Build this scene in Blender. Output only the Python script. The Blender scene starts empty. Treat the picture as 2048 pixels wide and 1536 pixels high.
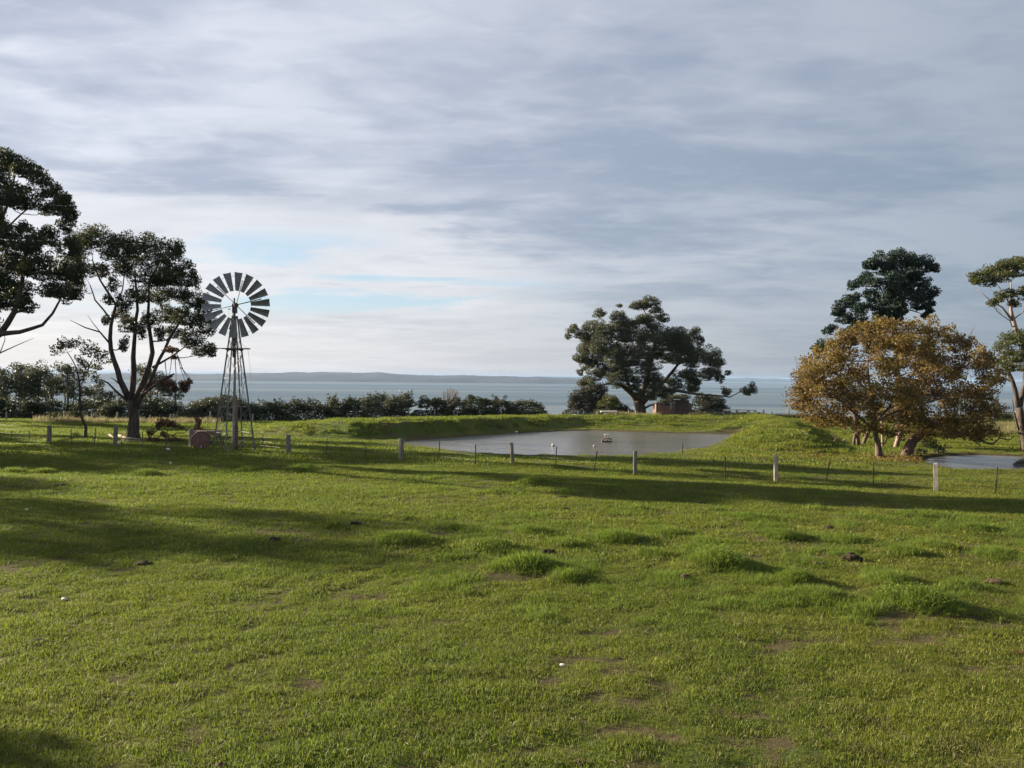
import bpy, math, random
import numpy as np
from mathutils import Vector, Matrix

random.seed(7)
rng = np.random.default_rng(11)
S = bpy.context.scene
C = S.collection

HAZE = 0.7e-4

# ------------------------------------------------------------------ camera
FPX = 1750.0                       # focal length in pixels of a 2048 wide picture
EYE = Vector((0.0, 0.0, 4.2))
PITCH = math.radians(0.49)         # slightly down
ROLL = math.radians(0.55)
SUN_EL = math.radians(16.0)
SUN_AZ = math.radians(22.0)        # from the left (-x), this much towards +y
fwd = Vector((0, math.cos(PITCH), -math.sin(PITCH)))
right0 = Vector((1, 0, 0))
up0 = right0.cross(fwd)
right = right0 * math.cos(ROLL) + up0 * math.sin(ROLL)
up = up0 * math.cos(ROLL) - right0 * math.sin(ROLL)
cd = bpy.data.cameras.new('camera')
cam = bpy.data.objects.new('camera', cd)
C.objects.link(cam)
m = Matrix((right, up, -fwd)).transposed().to_4x4()
m.translation = EYE
cam.matrix_world = m
cd.sensor_width = 36.0
cd.lens = FPX / 2048.0 * 36.0
cd.clip_start = 0.1
cd.clip_end = 90000
S.camera = cam

# ------------------------------------------------------------------ view
S.view_settings.view_transform = 'Standard'
S.view_settings.look = 'None'
S.view_settings.gamma = 1
S.view_settings.exposure = 1.65
S.view_settings.use_curve_mapping = False
S.render.engine = 'CYCLES'
S.cycles.max_bounces = 5
S.cycles.diffuse_bounces = 2
S.cycles.glossy_bounces = 2
S.cycles.transmission_bounces = 2
S.cycles.volume_bounces = 0
S.cycles.transparent_max_bounces = 8
S.cycles.use_denoising = True


class NT:
    """Tiny helper to write node trees in few lines."""
    def __init__(s, tree):
        s.t = tree
        tree.nodes.clear()

    def n(s, typ, props=None, **ins):
        nd = s.t.nodes.new(typ)
        for k, v in (props or {}).items():
            setattr(nd, k, v)
        for k, v in ins.items():
            key = int(k[1:]) if k[0] == 'i' and k[1:].isdigit() else k.replace('_', ' ')
            s.set(nd.inputs[key], v)
        return nd

    def set(s, sock, v):
        if isinstance(v, bpy.types.NodeSocket):
            s.t.links.new(v, sock)
        elif isinstance(v, bpy.types.Node):
            s.t.links.new(v.outputs[0], sock)
        else:
            if isinstance(v, tuple) and len(v) == 3 and sock.type == 'RGBA':
                v = v + (1,)
            sock.default_value = v

    def math(s, op, a, b=0.0, c=0.0, clamp=False):
        nd = s.n('ShaderNodeMath', {'operation': op, 'use_clamp': clamp}, i0=a, i1=b, i2=c)
        return nd.outputs[0]

    def vmath(s, op, a, b=(0, 0, 0)):
        nd = s.n('ShaderNodeVectorMath', {'operation': op}, i0=a, i1=b)
        return nd

    def mix(s, f, a, b, blend='MIX'):
        nd = s.t.nodes.new('ShaderNodeMix')
        nd.data_type = 'RGBA'
        nd.blend_type = blend
        s.set(nd.inputs[0], f)
        s.set(nd.inputs[6], a)
        s.set(nd.inputs[7], b)
        return nd.outputs[2]

    def noise(s, vec, scale, detail=3.0, rough=0.5, dist=0.0, out=0):
        nd = s.n('ShaderNodeTexNoise', None, Vector=vec, Scale=scale, Detail=detail, Roughness=rough, Distortion=dist)
        return nd.outputs[out]

    def ramp(s, f, a, b, lo=0.0, hi=1.0, smooth=True):
        nd = s.n('ShaderNodeMapRange', {'interpolation_type': 'SMOOTHSTEP' if smooth else 'LINEAR'})
        s.set(nd.inputs[0], f)
        for i, v in enumerate((a, b, lo, hi)):
            s.set(nd.inputs[i + 1], v)
        return nd.outputs[0]


# ------------------------------------------------------------------ sun
sl = bpy.data.lights.new('sun', 'SUN')
sl.energy = 5.0
sl.angle = math.radians(0.6)
sl.color = (1.0, 0.86, 0.66)
sun = bpy.data.objects.new('sun', sl)
C.objects.link(sun)
SUNV = Vector((-math.cos(SUN_EL) * math.cos(SUN_AZ), math.cos(SUN_EL) * math.sin(SUN_AZ), math.sin(SUN_EL)))
sun.rotation_euler = SUNV.to_track_quat('Z', 'Y').to_euler()
sun.location = (-60, 20, 40)

# ------------------------------------------------------------------ sky
OX, OY, GX_, GY_ = 2.9, 6.3, 5.1, 3.7
W = bpy.data.worlds.new('World')
S.world = W
W.use_nodes = True
w = NT(W.node_tree)
tc = w.n('ShaderNodeTexCoord').outputs['Generated']
sky = w.n('ShaderNodeTexSky', {'sky_type': 'NISHITA', 'sun_disc': False, 'sun_elevation': SUN_EL,
                              'sun_rotation': -(math.pi / 2 - SUN_AZ), 'altitude': 30.0, 'air_density': 1.0,
                              'dust_density': 1.0, 'ozone_density': 1.0})
sep = w.n('ShaderNodeSeparateXYZ', None, i0=tc)
zz = w.math('MAXIMUM', sep.outputs[2], 0.0)
za = w.math('ADD', zz, 0.09)
u = w.math('DIVIDE', sep.outputs[0], za)
v = w.math('DIVIDE', sep.outputs[1], za)
# the cloud sheet seen in perspective, turned so that its bands rise to the right
pl = w.n('ShaderNodeCombineXYZ', None, X=u, Y=v, Z=0.0).outputs[0]
mp = w.n('ShaderNodeMapping', None, Vector=pl, Rotation=(0, 0, math.radians(28)), Scale=(0.85, 1.1, 1.0), Location=(3.1 + OX, 0.4 + OY, 0)).outputs[0]
big = w.noise(mp, 0.75, 3.0, 0.45, 0.4)
mid = w.noise(mp, 2.2, 5.0, 0.5, 0.5)
mp2 = w.n('ShaderNodeMapping', None, Vector=pl, Rotation=(0, 0, math.radians(-20)), Scale=(0.9, 1.5, 1.0), Location=(7.0, 2.0, 0)).outputs[0]
fine = w.noise(mp2, 4.0, 3.0, 0.5, 0.4)
dens = w.math('ADD', w.math('MULTIPLY', big, 0.52), w.math('ADD', w.math('MULTIPLY', mid, 0.30), w.math('MULTIPLY', fine, 0.18)))
wisp = w.noise(mp2, 7.5, 3.0, 0.5, 0.6)
# thin wide brightenings where the sheet is thin
thin = w.ramp(dens, 0.40, 0.60, 1.0, 0.0)
thin = w.math('ADD', thin, w.math('MULTIPLY', w.ramp(wisp, 0.48, 0.78), 0.22), clamp=True)
sund = w.vmath('DOT_PRODUCT', tc, tuple(SUNV)).outputs['Value']
glow = w.ramp(sund, -0.15, 0.95, 0.0, 1.0, False)
cdark = w.mix(glow, (0.86, 1.09, 1.44), (1.66, 1.83, 2.27))
clite = w.mix(glow, (1.22, 1.42, 1.72), (3.0, 3.05, 3.35))
ccol = w.mix(thin, cdark, clite)
# low band over the horizon: paler, hazier air
low = w.ramp(zz, 0.0, 0.15, 1.0, 0.0)
hz = w.mix(w.ramp(sund, -0.15, 0.78, 0.0, 1.0), (0.95, 1.18, 1.48), (3.4, 3.35, 3.4))
ccol = w.mix(w.math('MULTIPLY', low, 0.70), ccol, hz)
# broken cumulus edges low on the sun's side, with blue gaps
mp3 = w.n('ShaderNodeMapping', None, Vector=pl, Rotation=(0, 0, math.radians(8)), Scale=(0.6, 1.0, 1.0), Location=(1.3 + GX_, 4.2 + GY_, 0)).outputs[0]
gapn = w.noise(mp3, 0.8, 8.0, 0.58, 0.3)
band = w.math('MULTIPLY', w.ramp(zz, 0.05, 0.085, 0.0, 1.0), w.ramp(zz, 0.15, 0.24, 1.0, 0.0))
side = w.ramp(sund, 0.28, 0.46, 0.0, 1.0)
gapz = w.math('MULTIPLY', side, w.math('MULTIPLY', w.ramp(zz, 0.05, 0.085, 0.0, 1.0), w.ramp(zz, 0.13, 0.17, 1.0, 0.0)))
gap = w.math('MULTIPLY', w.ramp(gapn, 0.50, 0.60, 0.0, 1.0), gapz)
edge = w.math('MULTIPLY', w.ramp(gapn, 0.40, 0.50, 0.0, 1.0), w.math('MULTIPLY', band, side))
ccol = w.mix(w.math('MULTIPLY', edge, 0.72), ccol, (2.95, 2.92, 3.05))
blue = w.mix(0.15, (1.36, 2.0, 2.65), sky.outputs[0])
col = w.mix(w.math('MULTIPLY', gap, 0.92), ccol, blue)
# a small part of the clear sky comes through everywhere
col = w.mix(0.06, col, sky.outputs[0])
# towards and below the horizon: dim ground bounce
col = w.mix(w.ramp(sep.outputs[2], -0.02, 0.0, 1.0, 0.0), col, (0.8, 1.0, 1.2))
bg = w.n('ShaderNodeBackground', None, Color=col, Strength=0.091)
w.n('ShaderNodeOutputWorld', None, Surface=bg)
W.cycles.sampling_method = 'MANUAL'
W.cycles.sample_map_resolution = 512


# ------------------------------------------------------------------ pixel -> place helpers
def ray(px, py):
    return (fwd * FPX + right * (px - 1024.0) + up * (768.0 - py)).normalized()


def at(px, py, Y):
    """the place seen at photo pixel (px,py) that lies at distance Y in front"""
    d = ray(px, py)
    t = Y / d.y
    return EYE + d * t


def flat(px, py, z=0.0):
    d = ray(px, py)
    return EYE + d * ((z - EYE.z) / d.z)


def sstep(a, b, x):
    t = np.clip((x - a) / (b - a + 1e-12), 0, 1)
    return t * t * (3 - 2 * t)


# ------------------------------------------------------------------ mesh helpers
def mk(verts, faces=None, quads=None, smooth=False, name='mesh'):
    me = bpy.data.meshes.new(name)
    if quads is not None:
        verts = np.asarray(verts, dtype=np.float32)
        quads = np.asarray(quads, dtype=np.int32)
        k = quads.shape[1]
        n = len(quads)
        me.vertices.add(len(verts))
        me.vertices.foreach_set('co', verts.ravel())
        me.loops.add(n * k)
        me.loops.foreach_set('vertex_index', quads.ravel())
        me.polygons.add(n)
        me.polygons.foreach_set('loop_start', np.arange(n, dtype=np.int32) * k)
        me.update(calc_edges=True)
    else:
        me.from_pydata([tuple(p) for p in verts], [], faces)
        me.update()
    if smooth:
        me.polygons.foreach_set('use_smooth', [True] * len(me.polygons))
    return me


def obj(name, me, mat=None, parent=None, loc=None):
    o = bpy.data.objects.new(name, me)
    C.objects.link(o)
    if mat is not None and me is not None and len(me.materials) == 0:
        me.materials.append(mat)
    if parent is not None:
        o.parent = parent
        if loc is None:
            o.matrix_parent_inverse = Matrix.Identity(4)
    if loc is not None:
        o.location = loc
    return o


def tag(o, label=None, cat=None, group=None, kind=None):
    if label: o['label'] = label
    if cat: o['category'] = cat
    if group: o['group'] = group
    if kind: o['kind'] = kind
    return o


def empty(name, loc, label, cat, group=None, rz=0.0):
    o = bpy.data.objects.new(name, None)
    C.objects.link(o)
    o.location = loc
    o.rotation_euler = (0, 0, rz)
    o.empty_display_size = 0.3
    return tag(o, label, cat, group)


class MB:
    """collects boxes, tubes and lumps in one mesh"""
    def __init__(s):
        s.v = []
        s.f = []

    def add(s, vs, fs):
        b = len(s.v)
        s.v += [tuple(p) for p in vs]
        s.f += [tuple(i + b for i in f) for f in fs]
        return s

    def box(s, c, size, rot=None, jit=0.0):
        hx, hy, hz = [q / 2 for q in size]
        vs = []
        for x in (-1, 1):
            for y in (-1, 1):
                for z in (-1, 1):
                    p = Vector((x * hx, y * hy, z * hz))
                    if jit:
                        p += Vector([random.uniform(-jit, jit) for _ in range(3)])
                    if rot is not None:
                        p = rot @ p
                    vs.append(p + Vector(c))
        return s.add(vs, [(0, 1, 3, 2), (4, 6, 7, 5), (0, 4, 5, 1), (2, 3, 7, 6), (0, 2, 6, 4), (1, 5, 7, 3)])

    def bar(s, a, b, wx, wy=None, side=None):
        """square bar from a to b"""
        a = Vector(a); b = Vector(b)
        wy = wy or wx
        d = (b - a)
        L = d.length
        d.normalize()
        ref = Vector(side) if side is not None else (Vector((0, 0, 1)) if abs(d.z) < 0.9 else Vector((1, 0, 0)))
        sx = d.cross(ref).normalized()
        sy = d.cross(sx).normalized()
        rot = Matrix((sx, sy, d)).transposed()
        return s.box((a + b) / 2, (wx, wy, L), rot)

    def tube(s, pts, rad, n=7, cap=True, wob=0.0):
        pts = [Vector(p) for p in pts]
        if not hasattr(rad, '__len__'):
            rad = [rad] * len(pts)
        vs = []
        fs = []
        pv = None
        for i, p in enumerate(pts):
            if i == 0: d = pts[1] - pts[0]
            elif i == len(pts) - 1: d = pts[-1] - pts[-2]
            else: d = pts[i + 1] - pts[i - 1]
            d.normalize()
            if pv is None:
                ref = Vector((0, 1, 0)) if abs(d.y) < 0.9 else Vector((1, 0, 0))
                sx = d.cross(ref).normalized()
            else:
                sx = (pv - d * pv.dot(d)).normalized()
            pv = sx
            sy = d.cross(sx)
            for k in range(n):
                a = 2 * math.pi * k / n
                r = rad[i] * (1 + (random.uniform(-wob, wob) if wob else 0))
                vs.append(p + sx * math.cos(a) * r + sy * math.sin(a) * r)
        m_ = len(pts)
        for i in range(m_ - 1):
            for k in range(n):
                k2 = (k + 1) % n
                fs.append((i * n + k, i * n + k2, (i + 1) * n + k2, (i + 1) * n + k))
        if cap:
            fs.append(tuple(range(n - 1, -1, -1)))
            fs.append(tuple((m_ - 1) * n + k for k in range(n)))
        return s.add(vs, fs)

    def lump(s, c, r, seed=0, rough=0.25, nu=10, nv=7):
        """uneven closed lump, r = (rx, ry, rz)"""
        rr = random.Random(seed)
        ph = [(rr.uniform(-3, 3), rr.uniform(-3, 3), rr.uniform(-3, 3), rr.uniform(0, 6.3)) for _ in range(5)]
        vs = [Vector((0, 0, 1))]
        for j in range(1, nv):
            t = math.pi * j / nv
            for i in range(nu):
                a = 2 * math.pi * i / nu
                vs.append(Vector((math.sin(t) * math.cos(a), math.sin(t) * math.sin(a), math.cos(t))))
        vs.append(Vector((0, 0, -1)))
        out = []
        for p in vs:
            k = 1 + rough * sum(math.sin(q[0] * p.x + q[1] * p.y + q[2] * p.z + q[3]) for q in ph) / 2.2 + rr.uniform(-rough, rough) * 0.3
            out.append(Vector(c) + Vector((p.x * r[0] * k, p.y * r[1] * k, p.z * r[2] * k)))
        fs = []
        for i in range(nu):
            fs.append((0, 1 + i, 1 + (i + 1) % nu))
            fs.append((len(vs) - 1, 1 + (nv - 2) * nu + (i + 1) % nu, 1 + (nv - 2) * nu + i))
        for j in range(nv - 2):
            for i in range(nu):
                a = 1 + j * nu
                b = a + nu
                fs.append((a + i, b + i, b + (i + 1) % nu, a + (i + 1) % nu))
        return s.add(out, fs)

    def build(s, name, mat, parent=None, loc=None, smooth=False):
        me = mk(s.v, s.f, smooth=smooth, name=name)
        return obj(name, me, mat, parent, loc)


# ------------------------------------------------------------------ materials
def matte(name, col, col2=None, scale=6.0, rough=0.85, bump=0.0, bscale=20.0, spec=0.2, metal=0.0, stretch=None, lo=0.35, hi=0.65):
    m_ = bpy.data.materials.new(name)
    m_.use_nodes = True
    t = NT(m_.node_tree)
    tcn = t.n('ShaderNodeTexCoord').outputs['Object']
    if stretch:
        tcn = t.n('ShaderNodeMapping', None, Vector=tcn, Scale=stretch).outputs[0]
    c = col
    if col2 is not None:
        c = t.mix(t.ramp(t.noise(tcn, scale, 5.0, 0.6), lo, hi), col, col2)
    ins = dict(Base_Color=c, Roughness=rough, Metallic=metal, Specular_IOR_Level=spec)
    if bump:
        ins['Normal'] = t.n('ShaderNodeBump', None, Strength=bump, Distance=0.02, Height=t.noise(tcn, bscale, 5.0, 0.65)).outputs[0]
    b = t.n('ShaderNodeBsdfPrincipled', None, **ins)
    t.n('ShaderNodeOutputMaterial', None, Surface=b)
    return m_


def leafmat(name, cols, patch=0.7, trans=0.3, gloss=0.25, tcol=None, jitter=0.25, alt=None):
    """cols: (dark, mid, light) base colours of single leaves"""
    m_ = bpy.data.materials.new(name)
    m_.use_nodes = True
    t = NT(m_.node_tree)
    geo = t.n('ShaderNodeNewGeometry')
    pos = geo.outputs['Position']
    isl = geo.outputs['Random Per Island']
    a = t.ramp(t.noise(pos, patch, 3.0, 0.6), 0.35, 0.65)
    c = t.mix(a, cols[0], cols[1])
    if alt: c = t.mix(t.math('MULTIPLY', t.ramp(t.noise(pos, 0.42, 2.0, 0.5), 0.47, 0.58), 0.8), c, alt)
    c = t.mix(t.ramp(isl, 0.62, 0.98), c, cols[2])
    c = t.mix(t.math('MULTIPLY', isl, jitter), c, (0.0, 0.0, 0.0))
    d = t.n('ShaderNodeBsdfPrincipled', None, Base_Color=c, Roughness=0.5, Specular_IOR_Level=gloss)
    tr = t.n('ShaderNodeBsdfTranslucent', None, Color=t.mix(0.5, c, tcol or cols[2]))
    mx = t.n('ShaderNodeMixShader', None, i0=trans, i1=d, i2=tr)
    t.n('ShaderNodeOutputMaterial', None, Surface=mx)
    return m_


M = {}
M['gum'] = leafmat('gum_leaves', ((0.032, 0.047, 0.020), (0.052, 0.066, 0.026), (0.10, 0.105, 0.038)), 0.6, 0.28, 0.15)
M['gum2'] = leafmat('blue_gum_leaves', ((0.050, 0.068, 0.042), (0.082, 0.094, 0.044), (0.14, 0.135, 0.06)), 0.45, 0.25)
M['young'] = leafmat('young_gum_leaves', ((0.045, 0.062, 0.020), (0.075, 0.088, 0.026), (0.15, 0.15, 0.045)), 0.8, 0.35)
M['pine'] = leafmat('pine_needles', ((0.022, 0.042, 0.030), (0.035, 0.058, 0.040), (0.060, 0.085, 0.055)), 0.5, 0.10, 0.15)
M['bush'] = leafmat('bush_leaves', ((0.026, 0.040, 0.018), (0.045, 0.060, 0.022), (0.075, 0.085, 0.032)), 0.35, 0.2, 0.15)
M['bush2'] = leafmat('grey_bush_leaves', ((0.050, 0.055, 0.036), (0.070, 0.070, 0.042), (0.10, 0.095, 0.06)), 0.35, 0.15, 0.1)
M['autumn'] = leafmat('autumn_leaves', ((0.110, 0.070, 0.022), (0.205, 0.142, 0.034), (0.35, 0.265, 0.07)), 0.55, 0.35, 0.15, jitter=0.5, alt=(0.120, 0.058, 0.028))
M['dead'] = leafmat('dead_leaves', ((0.10, 0.045, 0.028), (0.16, 0.075, 0.045), (0.24, 0.13, 0.08)), 1.5, 0.3, 0.1)
M['dry'] = leafmat('dry_grass', ((0.20, 0.19, 0.08), (0.28, 0.25, 0.11), (0.38, 0.33, 0.17)), 0.8, 0.35, 0.1)
M['bark'] = matte('gum_bark', (0.050, 0.038, 0.030), (0.105, 0.082, 0.066), 3.0, 0.9, 0.6, 12.0, stretch=(2.5, 2.5, 0.5))
M['palebark'] = matte('pale_gum_bark', (0.34, 0.26, 0.21), (0.19, 0.125, 0.09), 2.0, 0.8, 0.4, 8.0, stretch=(2.5, 2.5, 0.6))
M['redbark'] = matte('red_bark', (0.085, 0.055, 0.042), (0.16, 0.11, 0.085), 4.0, 0.9, 0.7, 14.0, stretch=(3, 3, 0.4))
M['twig'] = matte('bare_twigs', (0.16, 0.12, 0.10), (0.24, 0.20, 0.17), 4.0, 0.9)

# ================================================================== THE GROUND
POND_Z = -0.10
pond_px = [(700, 884), (800, 886), (822, 891), (862, 897), (904, 902), (955, 907), (1040, 911), (1120, 913), (1200, 914), (1290, 913),
           (1340, 908), (1380, 901), (1420, 893), (1460, 880), (1485, 875), (1506, 870), (1470, 868), (1400, 867), (1300, 865),
           (1240, 863), (1180, 861), (1120, 862), (1050, 866), (1000, 869), (950, 872), (880, 877), (830, 881), (805, 883)]
pond_poly = [flat(x, y, POND_Z) for x, y in pond_px[1:]]
pool_px = [(1846, 922), (1856, 916), (1885, 912), (1960, 910), (2030, 912), (2110, 917), (2150, 925), (2110, 939), (2000, 941),
           (1940, 941), (1890, 937), (1852, 929)]
pool_poly = [flat(x, y, POND_Z) for x, y in pool_px]


def sdist(X, Y, poly):
    """signed distance to a closed polygon: negative inside"""
    P = np.array([(p.x, p.y) for p in poly])
    d = np.full(X.shape, 1e9)
    inside = np.zeros(X.shape, bool)
    n = len(P)
    for i in range(n):
        ax, ay = P[i]
        bx, by = P[(i + 1) % n]
        ex, ey = bx - ax, by - ay
        t = np.clip(((X - ax) * ex + (Y - ay) * ey) / (ex * ex + ey * ey), 0, 1)
        d = np.minimum(d, np.hypot(X - ax - t * ex, Y - ay - t * ey))
        c = ((ay > Y) != (by > Y)) & (X < (bx - ax) * (Y - ay) / (by - ay + 1e-12) + ax)
        inside ^= c
    return np.where(inside, -d, d)


def lattice(seed):
    r = np.random.default_rng(seed)
    return r.random((256, 256))


_L = [lattice(i) for i in range(4)]


def vn(X, Y, s, k=0):
    """value noise in 0..1, feature size s metres"""
    x = X / s + 1000.3
    y = Y / s + 1000.7
    xi = np.floor(x).astype(int); yi = np.floor(y).astype(int)
    fx = x - xi; fy = y - yi
    fx = fx * fx * (3 - 2 * fx); fy = fy * fy * (3 - 2 * fy)
    g = _L[k]
    a = g[xi % 256, yi % 256]; b = g[(xi + 1) % 256, yi % 256]
    c = g[xi % 256, (yi + 1) % 256]; d = g[(xi + 1) % 256, (yi + 1) % 256]
    return (a * (1 - fx) + b * fx) * (1 - fy) + (c * (1 - fx) + d * fx) * fy


def worn(X, Y):
    """0 = bare trodden earth, 1 = full sward"""
    a = vn(X, Y, 2.6, 0) * 0.20 + vn(X, Y * 1.6, 0.85, 2) * 0.28 + vn(X, Y * 1.4, 0.30, 3) * 0.32 + vn(X, Y, 0.13, 1) * 0.20
    return sstep(0.27, 0.60, a)


# grassy tussocks: photo x, y of the foot, width and height in photo pixels, label (None: part of the lawn)
TUSS = [
    (805, 1094, 130, 34, 'bright grass tussock at the left end of the long row across the lawn'),
    (980, 1103, 110, 30, 'low grass tussock just behind the dung pile with the dark cap'),
    (1055, 1146, 150, 52, 'large bright grass tussock in front of the row, nearest the middle of the lawn'),
    (1135, 1160, 90, 26, 'short grass tussock in the shadow just right of the large middle tussock'),
    (1235, 1085, 130, 30, 'wide grass tussock with a tall weed standing behind it'),
    (1445, 1138, 150, 60, 'tall leafy grass tussock casting a long shadow, left of the black dung pile'),
    (1600, 1168, 110, 40, 'dark broadleaf tussock in front and left of the big black dung pile'),
    (1575, 1078, 90, 24, 'small round tussock standing alone behind the tall leafy tussock'),
    (1650, 1208, 170, 40, 'long flat tussock just left of the nearest and largest tussock on the right'),
    (1855, 1226, 200, 62, 'largest and nearest leafy tussock at right, with broad leaves and long shadow'),
    (1795, 1168, 110, 30, 'bright grass tussock right of the big black dung pile'),
    (1820, 1112, 90, 24, 'low grass tussock behind and right of the big black dung pile'),
    (1400, 1102, 80, 18, 'flat grass tussock behind the tall leafy tussock'),
    (1070, 970, 70, 20, 'dark rounded tussock on the shaded lawn below the thin post at the pond'),
    (600, 946, 80, 16, 'bright tussock on the far lawn to the right of the windmill foot'),
    (495, 944, 50, 13, 'small tussock on the far lawn just below the windmill'),
    (290, 950, 60, 18, 'shaded tussock on the far lawn below the fallen leafy branch'),
    (80, 944, 55, 15, 'sunlit tussock on the far left lawn, second from the picture edge'),
    (18, 945, 60, 18, 'sunlit tussock at the far left edge of the lawn'),
    (665, 1060, 60, 18, 'small tussock with a dung heap on it, left of the bright row'),
    (1850, 1038, 130, 16, 'wide low tussock in the far row at right'),
    (1500, 1040, 100, 14, 'wide low tussock in the far row below the pointed post'),
    (1960, 1064, 80, 20, 'low tussock in the far row near the right edge'),
    (1435, 1024, 50, 10, None), (1270, 1018, 50, 9, None), (880, 985, 90, 10, None), (1000, 990, 90, 12, None), (1130, 985, 70, 10, None),
    (820, 965, 50, 10, None), (1640, 1020, 60, 10, None), (1730, 1040, 70, 10, None), (1880, 1100, 90, 16, None), (2000, 1110, 80, 16, None),
    (1340, 1070, 90, 16, None), (890, 1060, 90, 14, None), (1060, 1070, 110, 18, None), (1130, 1095, 90, 20, None), (1310, 1112, 90, 20, None),
    (1700, 1085, 90, 14, None), (1950, 1180, 90, 22, None), (1560, 1200, 70, 20, None), (1740, 1230, 90, 26, None), (1220, 980, 60, 10, None),
]
TW = []
for (tx, ty, tw_, th_, lab) in TUSS:
    p = flat(tx, ty)
    sc = p.y / FPX
    TW.append((p.x, p.y + tw_ * sc * 0.25, tw_ * sc * 0.5, th_ * sc, lab))


def lush(X, Y):
    r = np.zeros(np.shape(X))
    for (tx, ty, rw, h, lab) in TW:
        q = ((X - tx) / rw) ** 2 + ((Y - ty) / (rw * 0.8)) ** 2
        r = np.maximum(r, np.exp(-q * 1.2))
    # the ragged belt of longer grass across the middle of the lawn
    belt = sstep(-6, -1, X) * sstep(13.5, 16.5, Y + 0.12 * X) * (1 - sstep(26, 30, Y))
    n = vn(X, Y, 0.9, 1) * 0.6 + vn(X, Y, 0.35, 2) * 0.4
    r = np.maximum(r, belt * sstep(0.52, 0.75, n) * 0.75)
    far = sstep(28, 31, Y) * (1 - sstep(40, 44, Y))
    r = np.maximum(r, far * sstep(0.6, 0.8, n) * 0.6)
    return r


cx_px = [(-900, 0.0), (300, 0.0), (470, 0.02), (520, 0.25), (560, 0.58), (640, 0.88), (700, 1.04), (815, 1.13), (950, 1.0), (1050, 0.82), (1180, 0.67), (1500, 0.76), (1700, 0.76), (2300, 0.7), (4000, 0.7)]


def H(X, Y):
    X = np.asarray(X, float); Y = np.asarray(Y, float)
    z = 0.10 * (vn(X, Y, 7.0, 0) - 0.5) + 0.05 * (vn(X, Y, 2.3, 1) - 0.5) + 0.022 * (vn(X, Y, 0.6, 2) - 0.5)
    z = z * sstep(3, 9, Y + 0 * X) + 0.0
    nr = sstep(3, 7, Y) * (1 - sstep(24, 34, Y))
    z = z + nr * (0.045 * (vn(X, Y, 0.38, 3) - 0.5) + 0.016 * (vn(X, Y, 0.2, 1) - 0.5) + 0.02 * (worn(X, Y) - 0.6))
    # low swells of the paddock towards the fence, running across the view
    z = z + 0.07 * np.sin(Y * 0.9 + 0.25 * X + 2 * vn(X, Y, 9.0, 3)) * sstep(26, 32, Y) * (1 - sstep(46, 50, Y))
    for (tx, ty, rw, h, lab) in TW:
        q = ((X - tx) / rw) ** 2 + ((Y - ty) / (rw * 0.8)) ** 2
        z = z + 0.42 * h * np.exp(-q * 1.4)
    # earth bank behind the pond
    px = 1024 + FPX * X / np.maximum(Y, 20.0)
    zc = np.interp(px, [a for a, b in cx_px], [b for a, b in cx_px])
    foot = np.interp(px, [400, 520, 700, 815, 950, 1050, 1180, 1500, 1700, 1900, 2300], [62, 60, 56.5, 57.5, 63, 68.5, 72.5, 69.0, 66, 62, 62])
    crest = np.interp(px, [400, 520, 600, 700, 815, 950, 1050, 1180, 1500, 1700, 2300], [66, 63, 60.5, 59.0, 60.2, 66, 72, 77, 78, 76, 74])
    bank = zc * sstep(0, 1, (Y - foot) / (crest - foot))
    bank = bank + 0.16 * sstep(0.1, 0.4, bank) * (vn(X, Y, 1.8, 2) - 0.5) + 0.10 * sstep(0.1, 0.5, bank) * (vn(X, Y, 0.8, 1) - 0.5)
    bank = np.maximum(bank - 0.056 * np.clip(Y - crest - 1.0, 0, 25) * sstep(0.05, 0.3, zc), np.minimum(bank, -0.2))
    # spur of the bank that runs towards the viewer right of the pond
    sx = np.interp(Y, [46, 53, 60, 76], [15.5, 17.0, 18.3, 22.0])
    sh = np.interp(Y, [45, 48.5, 54, 60, 70, 80], [0, 0.16, 0.80, 1.15, 1.1, 0.9])
    wl = np.interp(Y, [46, 60, 76], [5.2, 3.8, 4.0]); wr = 2.2
    dx = X - sx
    spur = sh * np.where(dx < 0, np.exp(-(dx / wl) ** 2 * 1.6), np.exp(-(dx / wr) ** 2 * 1.3)) * (1 - sstep(78, 84, Y))
    spur = spur * (1 + 0.15 * (vn(X, Y, 2.0, 3) - 0.5))
    z = z + np.maximum(bank, spur)
    # ponds
    for poly, lim in ((pond_poly, 1.0), (pool_poly, 1.0)):
        d = sdist(X, Y, poly)
        w_ = 1 - sstep(0.0, 2.2, d)
        tgt = POND_Z + 0.02 + 0.30 * np.clip(d, 0, 3) + np.clip(d, -3, 0) * 0.35
        z = z * (1 - w_) + np.minimum(z, tgt) * w_
        z = np.where(d < 0, np.minimum(z, POND_Z - 0.02 + np.clip(d, -2, 0) * 0.3), z)
    # the land falls away behind the hedge to the shore
    y0 = np.interp(px, [0, 560, 1100, 1180, 1500, 2300], [79, 79, 82, 92, 92, 80])
    z = z - 0.10 * np.clip(Y - y0, 0, 60) - 0.35 * np.clip(Y - 150, 0, 80) - 0.0 * X
    return z


def Hz(x, y):
    return float(H(np.array([x]), np.array([y]))[0])


def onG(px, py):
    """ground point under a photo pixel"""
    d = ray(px, py)
    t = 8.0
    for _ in range(900):
        p = EYE + d * t
        if p.z <= Hz(p.x, p.y): break
        t += 0.004 * t if t > 20 else 0.08
    return EYE + d * t


def axis(a, b, step, lo, hi, growth=1.12):
    v = list(np.arange(a, b + 1e-6, step))
    s = step; q = a
    left = []
    while q > lo:
        s *= growth; q -= s; left.append(q)
    s = step; q = b
    r_ = []
    while q < hi:
        s *= growth; q += s; r_.append(q)
    return np.array(left[::-1] + v + r_)


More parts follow.
